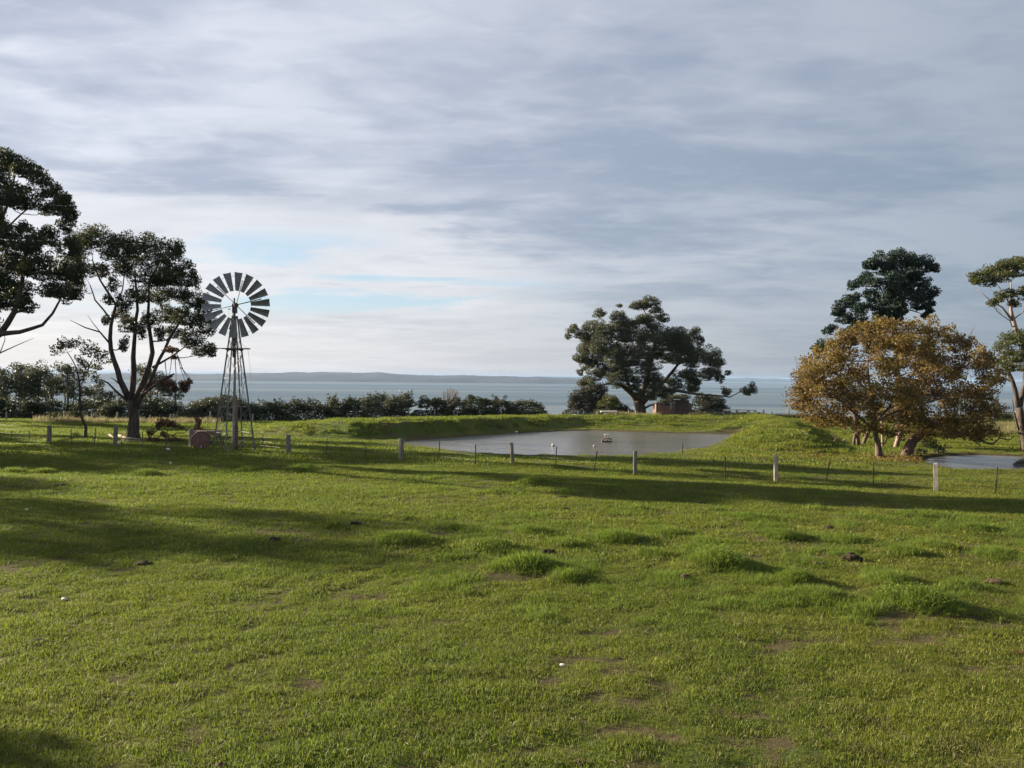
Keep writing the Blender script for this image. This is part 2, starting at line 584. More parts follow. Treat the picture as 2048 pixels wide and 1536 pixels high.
xs = axis(-36, 42, 0.17, -2500, 2500)
ya = axis(7, 20, 0.10, -1200, 20)
ys = np.concatenate([ya[ya <= 20.001], np.arange(20.15, 30, 0.15), axis(30.2, 84, 0.24, 30.1, 420)[1:]])
GX, GY = np.meshgrid(xs, ys)
GZ = H(GX, GY)
verts = np.stack([GX.ravel(), GY.ravel(), GZ.ravel()], 1)
ny, nx = GX.shape
ii = (np.arange(ny - 1)[:, None] * nx + np.arange(nx - 1)[None, :]).ravel()
quads = np.stack([ii, ii + 1, ii + nx + 1, ii + nx], 1)

gm = bpy.data.materials.new('paddock_soil_and_turf')
gm.use_nodes = True
t = NT(gm.node_tree)
pos = t.n('ShaderNodeNewGeometry').outputs['Position']
n1 = t.noise(pos, 0.25, 4.0, 0.6)
n2 = t.noise(pos, 1.6, 5.0, 0.65)
n3 = t.noise(pos, 14.0, 4.0, 0.7)
g = t.mix(t.ramp(n1, 0.38, 0.62), (0.068, 0.100, 0.018), (0.115, 0.122, 0.024))
wa = t.n('ShaderNodeAttribute', {'attribute_name': 'worn'}).outputs['Fac']
g = t.mix(t.ramp(n2, 0.55, 0.72), g, (0.085, 0.075, 0.028))
g = t.mix(t.ramp(wa, 0.5, 0.0), g, t.mix(n3, (0.060, 0.050, 0.024), (0.118, 0.092, 0.046)))
g = t.mix(t.math('MULTIPLY', t.ramp(n3, 0.5, 0.75), 0.6), g, (0.045, 0.036, 0.018))
g = t.mix(t.ramp(t.noise(pos, 5.5, 5.0, 0.7), 0.62, 0.72), g, (0.06, 0.042, 0.026))
bmp = t.n('ShaderNodeBump', None, Strength=1.0, Distance=0.05, Height=t.math('ADD', n3, t.noise(pos, 40.0, 3.0, 0.7)))
t.n('ShaderNodeOutputMaterial', None, Surface=t.n('ShaderNodeBsdfPrincipled', None, Base_Color=g, Roughness=0.95, Specular_IOR_Level=0.1, Normal=bmp))
ground = obj('ground', mk(verts, quads=quads, smooth=True, name='ground'), gm)
tag(ground, kind='structure')
wat = ground.data.attributes.new('worn', 'FLOAT', 'POINT')
shd = np.minimum(sdist(GX, GY, pond_poly), sdist(GX, GY, pool_poly))
wat.data.foreach_set('value', (worn(GX, GY) * sstep(0.0, 1.2, shd + 0.5 * (vn(GX, GY, 0.7, 1) - 0.5))).ravel().astype(np.float32))

# ------------------------------------------------------------------ waters
SEA_Z = -30.0


def watermat(name, base, rough, bscale, bstr, dist, st=(1, 1, 1), patch=None):
    m_ = bpy.data.materials.new(name)
    m_.use_nodes = True
    t = NT(m_.node_tree)
    pos = t.n('ShaderNodeNewGeometry').outputs['Position']
    mpn = t.n('ShaderNodeMapping', None, Vector=pos, Scale=st).outputs[0]
    h = t.math('ADD', t.noise(mpn, bscale, 4.0, 0.6), t.math('MULTIPLY', t.noise(mpn, bscale * 3.7, 3.0, 0.6), 0.4))
    b = t.n('ShaderNodeBump', None, Strength=bstr, Distance=dist, Height=h)
    c = base[0]
    r_ = rough
    if patch:
        pm = t.n('ShaderNodeMapping', None, Vector=pos, Scale=patch).outputs[0]
        pn = t.ramp(t.noise(pm, 1.0, 3.0, 0.5), 0.42, 0.60)
        c = t.mix(pn, base[0], base[1])
    t.n('ShaderNodeOutputMaterial', None, Surface=t.n('ShaderNodeBsdfPrincipled', None, Base_Color=c, Roughness=r_, IOR=1.33, Specular_IOR_Level=0.5, Normal=b))
    return m_


seam = watermat('sea_water', ((0.055, 0.092, 0.122), (0.135, 0.170, 0.182)), 0.55, 0.35, 1.0, 1.2, (1, 0.5, 1), (0.00025, 0.0019, 0.001))
R_ = 27000.0
sv = [(0, 0, SEA_Z)]
for k in range(96):
    a = 2 * math.pi * k / 96
    sv.append((R_ * math.cos(a), R_ * math.sin(a), SEA_Z))
sea = obj('sea', mk(sv, [(0, 1 + k, 1 + (k + 1) % 96) for k in range(96)], name='sea'), seam)
tag(sea, kind='structure')
pondm = watermat('pond_water', ((0.115, 0.118, 0.120), (0.14, 0.135, 0.125)), 0.16, 3.0, 0.5, 0.04, (1, 2.2, 1), (0.12, 0.3, 0.1))


def sheet(name, poly, grow, z):
    c = Vector((sum(p.x for p in poly), sum(p.y for p in poly), 0)) / len(poly)
    vs = [(c.x, c.y, z)]
    for p in poly:
        d = Vector((p.x - c.x, p.y - c.y, 0))
        q = Vector((p.x, p.y, 0)) + d.normalized() * grow
        vs.append((q.x, q.y, z))
    n = len(poly)
    # a fan from the middle row: strips between paired shores read better than a fan on a long pond
    me = mk(vs[1:], [tuple(range(n))], name=name)
    o = obj(name, me, pondm)
    tag(o, kind='structure')
    return o


sheet('pond_water', pond_poly, 0.8, POND_Z)
sheet('pool_water', pool_poly, 0.6, POND_Z)

# ------------------------------------------------------------------ far shore
hm = matte('far_shore_land', (0.020, 0.028, 0.038), (0.042, 0.052, 0.056), 0.004, 0.95, lo=0.42, hi=0.58, stretch=(1, 0.4, 3))


def shore(name, prof, Y0, Y1, seed, trees=0):
    """prof: photo pixels along the skyline of the land; Y0 shore distance, Y1 crest distance"""
    P = np.array(prof, float)
    px = np.linspace(P[0, 0], P[-1, 0], 420)
    py = np.interp(px, P[:, 0], P[:, 1])
    rr = np.random.default_rng(seed)
    bumps = np.interp(px, np.linspace(px[0], px[-1], 70), rr.uniform(-1.3, 0.9, 70)) + rr.uniform(-0.45, 0.3, len(px))
    rows = []
    K = 9
    for k in range(K):
        f = k / (K - 1)
        row = []
        for a, b, c in zip(px, py, bumps):
            top = at(a, b + c, Y1)
            Yk = Y0 + (Y1 - Y0) * f
            base = at(a, 768, Yk)
            hgt = SEA_Z - 2 + (top.z - SEA_Z + 2) * min(1, (f ** 0.55)) if f > 0 else SEA_Z - 2
            row.append((base.x + (0), Yk + 60 * math.sin(a * 0.03 + k), hgt))
        rows.append(row)
    back = [(x * 1.15, Y1 * 1.15, SEA_Z - 2) for (x, y, z) in rows[-1]]
    rows.append(back)
    n = len(px)
    vs = [p for r in rows for p in r]
    ii = (np.arange(len(rows) - 1)[:, None] * n + np.arange(n - 1)[None, :]).ravel()
    q = np.stack([ii, ii + 1, ii + n + 1, ii + n], 1)
    o = obj(name, mk(np.array(vs), quads=q, smooth=True, name=name), hm)
    tag(o, kind='structure')
    return o


shore('headland', [(-700, 741), (-200, 744), (120, 748), (210, 746), (380, 748), (520, 746), (640, 744), (700, 746), (770, 745), (800, 749), (860, 751), (1000, 752), (1090, 754), (1150, 757.5), (1190, 761)], 4300, 5600, 3)
shore('far_coast', [(1000, 754), (1200, 754.5), (1500, 757), (1700, 759.8), (2200, 765), (2800, 770.5)], 9500, 11000, 5)

# ================================================================== GRASS (ground cover)
def grassmat(name, cols, trans=0.4, hold=0.0):
    m_ = bpy.data.materials.new(name)
    m_.use_nodes = True
    t = NT(m_.node_tree)
    geo = t.n('ShaderNodeNewGeometry')
    pos = geo.outputs['Position']
    isl = t.n('ShaderNodeObjectInfo').outputs['Random']
    a = t.ramp(t.noise(pos, 0.22, 3.0, 0.6), 0.40, 0.62)
    c = t.mix(a, cols[0], cols[1])
    c = t.mix(t.math('MULTIPLY', t.ramp(t.noise(pos, 1.3, 5.0, 0.75), 0.49, 0.64), 0.85), c, cols[2])
    c = t.mix(t.ramp(geo.outputs['Random Per Island'], 0.80, 1.0), c, cols[3])
    c = t.mix(t.math('MULTIPLY', t.ramp(geo.outputs['Random Per Island'], 0.0, 0.35, 1.0, 0.0), 0.6), c, (0.035, 0.035, 0.012))
    c = t.mix(t.math('MULTIPLY', t.ramp(t.noise(pos, 7.0, 3.0, 0.6), 0.50, 0.68), 0.55), c, (0.110, 0.082, 0.034))
    c = t.mix(t.ramp(isl, 0.0, 1.0, 0.0, 0.6, False), c, (0.012, 0.016, 0.005))
    wn = t.n('ShaderNodeAttribute', {'attribute_name': 'wn', 'attribute_type': 'INSTANCER'}).outputs['Fac']
    if hold == 0.0: c = t.mix(t.math('MULTIPLY', t.ramp(wn, 0.75, 0.0), 0.62), c, (0.140, 0.112, 0.045))
    d = t.n('ShaderNodeBsdfPrincipled', None, Base_Color=c, Roughness=0.55, Specular_IOR_Level=0.12)
    tr = t.n('ShaderNodeBsdfTranslucent', None, Color=t.mix(0.6, c, (0.24, 0.34, 0.035)))
    t.n('ShaderNodeOutputMaterial', None, Surface=t.n('ShaderNodeMixShader', None, i0=trans, i1=d, i2=tr))
    return m_


M['lawn'] = grassmat('lawn_blades', ((0.140, 0.180, 0.020), (0.225, 0.232, 0.028), (0.150, 0.118, 0.046), (0.40, 0.37, 0.17)), 0.38)
M['lush'] = grassmat('lush_blades', ((0.115, 0.200, 0.026), (0.165, 0.235, 0.034), (0.13, 0.19, 0.034), (0.26, 0.32, 0.10)), 0.42, 1.0)


def blades(n, rad, h0, h1, w, lean, seed, round_=True, segs=2):
    r = np.random.default_rng(seed)
    if round_:
        a = r.uniform(0, 2 * np.pi, n); q = rad * np.sqrt(r.random(n))
        bx = q * np.cos(a); by = q * np.sin(a)
    else:
        bx = r.uniform(-rad, rad, n); by = r.uniform(-rad, rad, n)
    h = r.uniform(h0, h1, n)
    a = r.uniform(0, 2 * np.pi, n)
    ln = r.uniform(0.15, 1.0, n) * lean * h
    dx, dy = np.cos(a), np.sin(a)
    sx, sy = -dy, dx
    ww = w * r.uniform(0.6, 1.3, n)
    z0 = -0.03
    v = np.zeros((n, 5, 3))
    v[:, 0] = np.stack([bx - sx * ww / 2, by - sy * ww / 2, np.full(n, z0)], 1)
    v[:, 1] = np.stack([bx + sx * ww / 2, by + sy * ww / 2, np.full(n, z0)], 1)
    mx = bx + dx * ln * 0.35; my = by + dy * ln * 0.35
    v[:, 2] = np.stack([mx + sx * ww * 0.4, my + sy * ww * 0.4, h * 0.6], 1)
    v[:, 3] = np.stack([mx - sx * ww * 0.4, my - sy * ww * 0.4, h * 0.6], 1)
    v[:, 4] = np.stack([bx + dx * ln, by + dy * ln, h], 1)
    base = np.arange(n) * 5
    tri = np.concatenate([np.stack([base, base + 1, base + 2], 1), np.stack([base, base + 2, base + 3], 1), np.stack([base + 3, base + 2, base + 4], 1)])
    return mk(v.reshape(-1, 3), quads=tri, name='blades')


def broadleaves(n, rad, h0, h1, L, seed):
    r = np.random.default_rng(seed)
    a = r.uniform(0, 2 * np.pi, n); q = rad * np.sqrt(r.random(n))
    c = np.stack([q * np.cos(a), q * np.sin(a), r.uniform(h0, h1, n) * (1 - 0.5 * (q / rad) ** 2)], 1)
    return leafquads(c, L, L * 0.75, r, up=0.8)


def leafquads(c, L, Wd, r, up=0.0, droop=0.0):
    n = len(c)
    ax = r.normal(size=(n, 3)); ax[:, 2] = ax[:, 2] * (1 - up) - droop
    ax /= np.linalg.norm(ax, axis=1)[:, None] + 1e-9
    o = r.normal(size=(n, 3))
    sd = np.cross(ax, o); sd /= np.linalg.norm(sd, axis=1)[:, None] + 1e-9
    l = (L * r.uniform(0.6, 1.35, n))[:, None]; w_ = (Wd * r.uniform(0.6, 1.35, n))[:, None]
    v = np.zeros((n, 4, 3))
    v[:, 0] = c - ax * l * 0.5
    v[:, 1] = c + sd * w_ * 0.5
    v[:, 2] = c + ax * l * 0.5
    v[:, 3] = c - sd * w_ * 0.5
    b = np.arange(n)[:, None] * 4 + np.arange(4)[None, :]
    return v.reshape(-1, 3), b


def instancer(name, pts, rotz, scl, idx, variants, mats, kind='stuff', wn=None):
    """one object that carries copies of the variant meshes on its points"""
    hid = bpy.data.collections.new(name + '_variants')
    for k, (me, mt) in enumerate(zip(variants, mats)):
        if len(me.materials) == 0: me.materials.append(mt)
        o = bpy.data.objects.new('%s_variant_%02d' % (name, k), me)
        hid.objects.link(o)
    me = bpy.data.meshes.new(name)
    me.vertices.add(len(pts))
    me.vertices.foreach_set('co', np.asarray(pts, np.float32).ravel())
    for nm, ty, arr in (('rz', 'FLOAT', rotz), ('sc', 'FLOAT', scl), ('ix', 'INT', idx), ('wn', 'FLOAT', np.ones(len(pts)) if wn is None else wn)):
        at_ = me.attributes.new(nm, ty, 'POINT')
        at_.data.foreach_set('value', np.asarray(arr, np.float32 if ty == 'FLOAT' else np.int32))
    o = bpy.data.objects.new(name, me)
    C.objects.link(o)
    ng = bpy.data.node_groups.new(name + '_nodes', 'GeometryNodeTree')
    ng.interface.new_socket('Geometry', in_out='INPUT', socket_type='NodeSocketGeometry')
    ng.interface.new_socket('Geometry', in_out='OUTPUT', socket_type='NodeSocketGeometry')
    N = ng.nodes.new; Lk = ng.links.new
    gi = N('NodeGroupInput'); go = N('NodeGroupOutput')
    ci = N('GeometryNodeCollectionInfo'); ci.inputs['Collection'].default_value = hid
    ci.inputs['Separate Children'].default_value = True
    ci.inputs['Reset Children'].default_value = True
    ip = N('GeometryNodeInstanceOnPoints'); ip.inputs['Pick Instance'].default_value = True
    def attr(nm, ty):
        a = N('GeometryNodeInputNamedAttribute'); a.data_type = ty; a.inputs['Name'].default_value = nm
        return a.outputs['Attribute']
    cx = N('ShaderNodeCombineXYZ'); Lk(attr('rz', 'FLOAT'), cx.inputs[2])
    e2r = N('FunctionNodeEulerToRotation'); Lk(cx.outputs[0], e2r.inputs[0])
    Lk(gi.outputs[0], ip.inputs['Points'])
    Lk(ci.outputs[0], ip.inputs['Instance'])
    Lk(attr('ix', 'INT'), ip.inputs['Instance Index'])
    Lk(e2r.outputs[0], ip.inputs['Rotation'])
    Lk(attr('sc', 'FLOAT'), ip.inputs['Scale'])
    Lk(ip.outputs[0], go.inputs[0])
    md = o.modifiers.new('scatter', 'NODES'); md.node_group = ng
    o['kind'] = kind
    return o


def dryclear(X, Y):
    """where no turf grows: water"""
    return (sdist(X, Y, pond_poly) > 0.15) & (sdist(X, Y, pool_poly) > 0.15)


def scatter_pts(step, y0, y1, side, jit=0.5, xlim=None):
    out = []
    y = y0
    ys_ = np.arange(y0, y1, step)
    for y in ys_:
        hw = y * 0.60 + side
        xx = np.arange(-hw, hw, step)
        out.append(np.stack([xx, np.full(len(xx), y)], 1))
    P = np.concatenate(out)
    P += rng.uniform(-jit, jit, P.shape) * step
    return P


def cover(name, step, y0, y1, side, variants, mats, smin, smax, mask=None):
    P = scatter_pts(step, y0, y1, side)
    ok = dryclear(P[:, 0], P[:, 1])
    if mask is not None: ok &= mask(P[:, 0], P[:, 1])
    P = P[ok]
    Z = H(P[:, 0], P[:, 1])
    return np.column_stack([P, Z])


def put(name, P, variants, mats, s0, s1, mul=1.0, wn=None):
    n = len(P)
    return instancer(name, P, rng.uniform(0, 6.283, n), rng.uniform(s0, s1, n) * mul, rng.integers(0, len(variants), n), variants, mats, wn=wn)


near_v = [blades(64, 0.15, 0.018, 0.050, 0.0072, 1.3, 100 + k) for k in range(9)]
P1 = cover('', 0.135, 6.5, 20, 2.0, None, None, 0, 0)
w1 = worn(P1[:, 0], P1[:, 1])
ok = 0.42 + 1.2 * w1 > rng.random(len(P1))
P1 = P1[ok]; w1 = w1[ok]
put('lawn_grass_near', P1, near_v, [M['lawn']] * 9, 0.6, 1.4, 0.55 + 0.6 * w1, w1)
mid_v = [blades(90, 0.26, 0.025, 0.062, 0.013, 1.2, 200 + k) for k in range(8)]
P2 = cover('', 0.25, 20, 42, 3, None, None, 0, 0)
w2 = worn(P2[:, 0], P2[:, 1])
ok = 0.40 + 1.3 * w2 > rng.random(len(P2))
P2 = P2[ok]; w2 = w2[ok]
put('lawn_grass_middle', P2, mid_v, [M['lawn']] * 8, 0.6, 1.4, 0.65 + 0.5 * w2, w2)
far_v = [blades(240, 0.8, 0.035, 0.10, 0.03, 0.9, 300 + k) for k in range(5)]
P3 = cover('', 0.95, 42, 84, 5, None, None, 0, 0)
def steep(P, a=0.4):
    g_ = (H(P[:, 0], P[:, 1] + .3) - H(P[:, 0], P[:, 1] - .3)) / .6
    return 1 - (1 - a) * sstep(.08, .25, np.abs(g_))
put('pasture_grass_far', P3, far_v, [M['lawn']] * 5, 0.7, 1.5, steep(P3) * (1 - .55 * (1 - sstep(.5, 3.5, np.minimum(sdist(P3[:, 0], P3[:, 1], pond_poly), sdist(P3[:, 0], P3[:, 1], pool_poly))))))
# longer lush grass, by its own density
def tall(name, step, y0, y1, h0, h1, wd, nb, thr, s0=0.7, s1=1.3):
    P = scatter_pts(step, y0, y1, 2.5)
    L_ = lush(P[:, 0], P[:, 1])
    ok = dryclear(P[:, 0], P[:, 1]) & (L_ > thr + rng.random(len(P)) * 0.5)
    P = P[ok]; L_ = L_[ok]
    vs = [blades(nb, 0.17 * step / 0.16, h0, h1, wd, 1.0, 400 + int(y0) + k) for k in range(4)]
    n = len(P)
    instancer(name, np.column_stack([P, H(P[:, 0], P[:, 1])]), rng.uniform(0, 6.28, n), rng.uniform(s0, s1, n) * (0.55 + 0.6 * L_), rng.integers(0, 4, n), vs, [M['lush']] * 4)
tall('long_grass', 0.15, 12, 26, 0.05, 0.15, 0.008, 46, 0.22)
tall('long_grass_far', 0.26, 26, 46, 0.06, 0.17, 0.015, 40, 0.25)
# rough grass on the pond bank
P = scatter_pts(0.42, 46, 84, 3)
hh = H(P[:, 0], P[:, 1])
ok = dryclear(P[:, 0], P[:, 1]) & (hh > 0.22) & (vn(P[:, 0], P[:, 1], 1.0, 1) > 0.45)
P = P[ok]
rough_v = [blades(50, 0.30, 0.06, 0.24, 0.024, 0.9, 500 + k) for k in range(4)]
put('rough_bank_grass', np.column_stack([P, hh[ok]]), rough_v, [M['lawn']] * 4, 0.6, 1.3)
# pale dry standing grass: along the far fence on the left and round the tree on the bank
dry_v = [blades(46, 0.35, 0.18, 0.55, 0.02, 0.5, 600 + k) for k in range(4)]
D = []
for (a, b, y0, y1, n) in ((70, 440, 72.5, 76, 260), (1215, 1320, 80.5, 84, 160), (1375, 1440, 80.5, 84, 120), (1960, 2045, 66, 71, 90), (1440, 1620, 80, 83, 110)):
    for _ in range(n):
        Y = random.uniform(y0, y1); x = (random.uniform(a, b) - 1024) / FPX * Y
        D.append((x, Y, Hz(x, Y)))
put('dry_standing_grass', np.array(D), dry_v, [M['dry']] * 4, 0.5, 1.2)

# ------------------------------------------------------------------ tussocks that can be told apart
def tussock_mesh(seed, broad=False):
    r = np.random.default_rng(seed)
    n = 1500
    a = r.uniform(0, 2 * np.pi, n); q = np.sqrt(r.random(n))
    bx = q * np.cos(a); by = q * np.sin(a) * 0.85
    h = (0.18 + 0.82 * (1 - q ** 2)) * r.uniform(0.45, 1.05, n)
    lx = bx * 0.30 + r.normal(0, 0.13, n); ly = by * 0.30 + r.normal(0, 0.13, n)
    an = r.uniform(0, 2 * np.pi, n); w_ = 0.011
    sx = np.cos(an) * w_; sy = np.sin(an) * w_
    v = np.zeros((n, 5, 3))
    v[:, 0] = np.stack([bx - sx, by - sy, np.full(n, -0.15)], 1)
    v[:, 1] = np.stack([bx + sx, by + sy, np.full(n, -0.15)], 1)
    v[:, 2] = np.stack([bx + lx * 0.4 + sx * 0.8, by + ly * 0.4 + sy * 0.8, h * 0.65], 1)
    v[:, 3] = np.stack([bx + lx * 0.4 - sx * 0.8, by + ly * 0.4 - sy * 0.8, h * 0.65], 1)
    v[:, 4] = np.stack([bx + lx, by + ly, h], 1)
    v = v.reshape(-1, 3)
    b = np.arange(n) * 5
    tri = [np.stack([b, b + 1, b + 2], 1), np.stack([b, b + 2, b + 3], 1), np.stack([b + 3, b + 2, b + 4], 1)]
    if broad:
        k = 420
        a = r.uniform(0, 2 * np.pi, k); q = np.sqrt(r.random(k)) * 0.85
        c = np.stack([q * np.cos(a), q * np.sin(a) * 0.85, (0.4 + 0.6 * (1 - q ** 2)) * r.uniform(0.5, 1.0, k)], 1)
        lv, lf = leafquads(c, 0.085, 0.06, r, up=0.5)
        tri += [lf[:, [0, 1, 2]] + len(v), lf[:, [0, 2, 3]] + len(v)]
        v = np.concatenate([v, lv])
    return mk(v, quads=np.concatenate(tri), name='tussock')


tm = [tussock_mesh(1), tussock_mesh(2), tussock_mesh(3, True), tussock_mesh(4, True)]
for me in tm: me.materials.append(M['lush'])
k = 0
for (tx, ty, rw, h, lab) in TW:
    if lab is None: continue
    o = bpy.data.objects.new('grass_tussock', tm[(2 + k % 2) if 'leaf' in lab or 'leaves' in lab else k % 2])
    C.objects.link(o)
    o.location = (tx, ty, Hz(tx, ty) - 0.35 * h)
    o.scale = (rw * 0.92, rw * 0.8, max(0.08, h * 0.80))
    o.rotation_euler.z = 1.7 * k
    tag(o, lab, 'grass tussock', 'tussocks of long grass on the lawn')
    k += 1


# ------------------------------------------------------------------ loose dead stalks lying in the turf, leaves fallen under the orange tree
def litter(name, P, L, Wd, mat, flatness=0.9):
    rr = np.random.default_rng(len(P))
    c = np.column_stack([P, H(P[:, 0], P[:, 1]) + rr.uniform(.03, .09, len(P))])
    v, q = leafquads(c, L, Wd, rr, up=flatness)
    return tag(obj(name, mk(v, quads=q, name=name), mat), kind='stuff')
rr = np.random.default_rng(40)
yy = 7 + 24 * rr.random(5200) ** 1.2
litter('dead_straw', np.column_stack([rr.uniform(-1, 1, 5200) * (yy * .6 + 1), yy]), .09, .007, M['dry'])
P = np.column_stack([rr.normal(20.0, 3.4, 2200), rr.normal(46.8, 1.5, 2200)])
P = P[dryclear(P[:, 0], P[:, 1])]
litter('fallen_leaves', P, .13, .09, M['autumn'])

# ================================================================== TREES
def clump_leaves(c, r, cov, L, Wd, rr, sub=8, droop=0.3, ragged=0.0, nsub_r=0.5):
    """leaf positions for one rounded clump (world units): small overlapping heads over the clump"""
    pts = []
    cx, cy, cz = c
    rx, ry, rz = r
    heads = [(cx, cy, cz, rx * 0.62, ry * 0.62, rz * 0.62)]
    for i in range(sub):
        d = rr.normal(size=3)
        d /= np.linalg.norm(d) + 1e-9
        d[2] = d[2] * 0.95 + 0.12
        q = rr.uniform(0.45, 0.72)
        s = rr.uniform(0.72, 1.2) * nsub_r
        heads.append((cx + d[0] * rx * q, cy + d[1] * ry * q, cz + d[2] * rz * q, rx * s, ry * s, rz * s * 1.0))
    la = L * Wd * 0.5
    for (hx, hy, hz_, ax, ay, az) in heads:
        n = int(cov * math.pi * ax * az / la)
        d = rr.normal(size=(n, 3))
        d /= np.linalg.norm(d, axis=1)[:, None] + 1e-9
        q = 1 - 0.45 * rr.random(n) ** 1.6
        if ragged: q = q * (1 + ragged * rr.normal(size=n))
        d = d * q[:, None]
        low_ = d[:, 2] < -0.45
        d[low_, 2] *= 0.6
        pts.append(np.stack([hx + d[:, 0] * ax, hy + d[:, 1] * ay, hz_ + d[:, 2] * az], 1))
    return np.concatenate(pts)


def bez(a, b, sag, n, rr, wob):
    a = Vector(a); b = Vector(b)
    mid_ = (a + b) / 2 + sag
    out = []
    L = (b - a).length
    for i in range(n + 1):
        t = i / n
        p = a * (1 - t) ** 2 + mid_ * 2 * t * (1 - t) + b * t * t
        if 0 < i < n: p = p + Vector(rr.normal(size=3)) * wob * L
        out.append(p)
    return out


def tree(name, label, cat, Y, trunks, clumps, leaf, bark, cov=1.15, L=0.2, Wd=0.09, limb_r=0.05, group=None, seed=1, flatz=0.9,
         droop=0.3, sub=13, base=None, up=0.0, ragged=0.05, depth=1.0, twigs=0, limbs=(), partlab=None, zbase=None, routes=True, grow=(1.15, 1.4), thick=0.8):
    """trunks: list of (list of (px, py, dY, radius m)); the first starts at the foot.
    clumps: (px, py, rx px, ry px, dY m); all px are photo pixels read at distance Y + dY"""
    rr = np.random.default_rng(seed)
    f0 = trunks[0][0]
    foot = at(f0[0], f0[1], Y + f0[2])
    foot.z = Hz(foot.x, foot.y) if zbase is None else zbase
    root = empty(name, foot, label, cat, group)
    inv = foot
    tb = MB()
    nodes = []          # (pos, radius) candidates to branch from
    for ti, tr in enumerate(trunks):
        pts = []; rad = []
        for k, (px, py, dy, r) in enumerate(tr):
            r = r * thick
            p = at(px, py, Y + dy)
            if k == 0 and ti == 0: p = Vector((foot.x, foot.y, foot.z - 0.25))
            pts.append(p - inv); rad.append(r)
        # resample with wobble
        P2, R2 = [], []
        for a in range(len(pts) - 1):
            m_ = max(2, int((pts[a + 1] - pts[a]).length / 0.6))
            for j in range(m_):
                tt = j / m_
                q = pts[a].lerp(pts[a + 1], tt)
                if j and len(P2): q += Vector(rr.normal(size=3)) * 0.02 * (pts[a + 1] - pts[a]).length / m_ * 2
                P2.append(q); R2.append(rad[a] * (1 - tt) + rad[a + 1] * tt)
        P2.append(pts[-1]); R2.append(rad[-1])
        if ti == 0 and len(R2) > 2:
            R2[0] *= 1.35; R2[1] *= 1.12
        for q, r in zip(P2[1:], R2[1:]): nodes.append((q, r))
        tb = MB()
        tb.tube(P2, R2, 10 if rad[0] > 0.12 else 6, wob=0.06)
        tb.build('trunk' if ti == 0 else 'limb', bark, root, smooth=True)
    # limbs to every clump
    bb = MB()
    order = sorted(clumps, key=lambda c: -c[1])
    leafpts = []
    for (px, py, rx, ry, dy) in order:
        rx *= grow[0]; ry *= grow[1]
        c = at(px, py, Y + dy) - inv
        s = (Y + dy) / FPX
        r3 = (rx * s, rx * s * depth, ry * s)
        if routes:
            best = None
            for (q, r) in nodes:
                dd = (q - c).length + max(0, q.z - c.z + 0.3) * 1.5
                if best is None or dd < best[0]: best = (dd, q, r)
            _, q, r = best
            tgt = c - Vector((0, 0, r3[2] * 0.25))
            r0 = min(r * 0.6, limb_r * (0.5 + rx * s * 0.6))
            br = bez(q, tgt, Vector((0, 0, -0.12 * (tgt - q).length)), 5, rr, 0.035)
            bb.tube(br, [r0 * (1 - 0.6 * i / 5) for i in range(6)], 5, wob=0.05)
            for i in range(2, 6): nodes.append((br[i], r0 * (1 - 0.6 * i / 5)))
            for _ in range(4 + twigs):
                d = Vector(rr.normal(size=3)); d.normalize()
                e = c + Vector((d.x * r3[0] * 0.75, d.y * r3[1] * 0.75, abs(d.z) * r3[2] * 0.7))
                st = br[int(rr.integers(2, 6))]
                tw_ = bez(st, e, Vector((0, 0, -0.1 * (e - st).length)), 3, rr, 0.05)
                bb.tube(tw_, [r0 * 0.38, r0 * 0.3, r0 * 0.2, r0 * 0.1], 3, cap=False)
        leafpts.append(clump_leaves(c, r3, cov, L, Wd, rr, sub=sub, ragged=ragged, nsub_r=0.40))
    if bb.v: tag(bb.build('small_branches', bark, root, smooth=True), kind='stuff')
    if leafpts:
        v, q = leafquads(np.concatenate(leafpts), L, Wd, rr, up=up, droop=droop)
        crown = obj('crown', mk(v, quads=q, name='crown'), leaf, root)
    for li, (pts, nm, mt) in enumerate(limbs):
        lb = MB()
        P_ = [at(px, py, Y + dy) - inv for (px, py, dy, r) in pts]
        lb.tube(P_, [q[3] for q in pts], 6, wob=0.1)
        lb.build(nm, mt, root, smooth=True)
    return root, inv


bark, pale = M['bark'], M['palebark']
